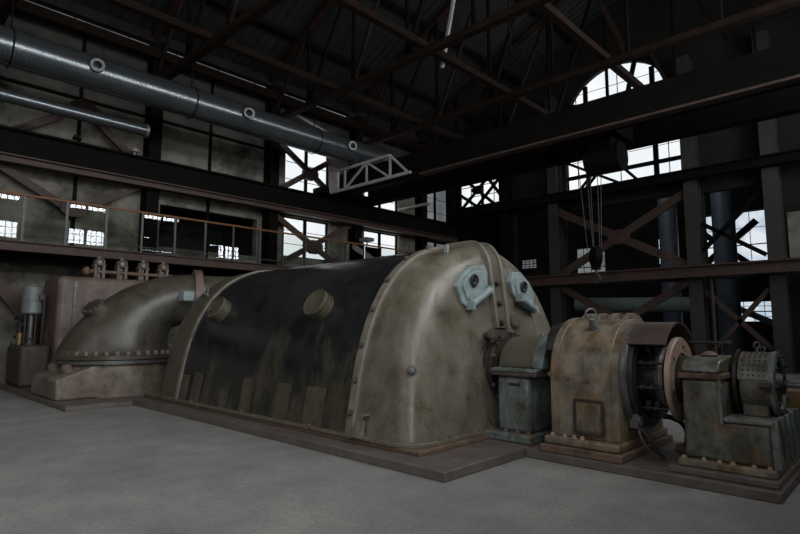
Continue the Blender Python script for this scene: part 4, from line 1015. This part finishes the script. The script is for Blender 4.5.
# ducts and pipes in the next hall
for x, y, r, z0, z1, lab in ((-9.3, 30, .45, 0, 12, 'bluish vertical duct in the next hall behind the brace crossing'), (-6.75, 30, .5, 0, 12, 'bluish vertical duct in the next hall right of the thick column')):
    bm = B(); cyl(bm, (x, y, z0), (x, y, z1), r, n=28); tag(obj('vertical_duct', bm, 'bluesteel', origin=(x, y, 0)), lab, 'duct')
bm = B(); cyl(bm, (-13, 27, 2.75), (-7.5, 27, 2.6), .35, n=28); tag(obj('horizontal_pipe', bm, 'blue', origin=(-10, 27, 2.6)), 'pale bluish horizontal pipe in the next hall above the generator', 'pipe')
bm = B(); bar(bm, (-8.5, 32, 3.4), (-4.2, 32, 1.2), .3, .3); tag(obj('diagonal_beam', bm, 'bluesteel', smooth=False, origin=(-6, 32, 2)), 'pale diagonal beam seen in the small opening above the exciter', 'beam')

for p, q, lab in (((-9.0, 31.5, 7.3), (-5.6, 31.5, 4.3), 'dark sloping beam falling right across the bluish opening in the next hall'), ((-8.8, 31.8, 4.3), (-5.7, 31.8, 6.9), 'dark sloping beam rising right across the bluish opening in the next hall')):
    bm = B(); bar(bm, p, q, .28, .3, (0, 1, 0)); tag(obj('sloping_beam', bm, 'darksteel', smooth=False, origin=p), lab, 'beam')
bm = B(); bar(bm, (-18.4, 19.2, 7.35), (-16.2, 19.0, 7.3), .12, .12); tag(obj('bracket_rail', bm, 'palesteel', smooth=False, origin=(-17, 19, 6.7)), 'pale short rail projecting from the left wall above the last bright windows', 'rail')
bm = B(); cyl(bm, (-5.72, 23.1, 0), (-5.72, 23.1, 3.45), .07, n=14); tag(obj('vertical_pipe', bm, 'brownsteel', origin=(-5.72, 23.1, 0)), 'thin brown upright pipe below the far walkway beam, beside the thick column', 'pipe')
for y, m, lab in ((4.75, 'darkiron', 'small dark lamp on the runway girder left of the pale lamp'), (6.38, 'palesteel', 'small pale lamp on the runway girder below the thin duct end')):
    bm = B(); lathe(bm, [(0, .03), (.08, .03), (.1, .13), (.2, .09), (.24, .02)], (-17.68, y, 7.0), (0, 0, 1), 18); tag(obj('girder_lamp', bm, m, origin=(-17.68, y, 7.0)), lab, 'lamp')

# ------------------------------------------------------------------ world and view
w = bpy.data.worlds.new('world'); SC.world = w; w.use_nodes = True
w.node_tree.nodes['Background'].inputs['Color'].default_value = (.6, .68, .75, 1); w.node_tree.nodes['Background'].inputs['Strength'].default_value = .4
SC.view_settings.view_transform = 'Standard'; SC.view_settings.look = 'None'; SC.view_settings.gamma = 1; SC.view_settings.exposure = 0; SC.view_settings.use_curve_mapping = False
SC.cycles.use_denoising = True
SC.cycles.max_bounces = 6; SC.cycles.diffuse_bounces = 3; SC.cycles.glossy_bounces = 3; SC.cycles.transparent_max_bounces = 12
SC.cycles.sample_clamp_indirect = 4
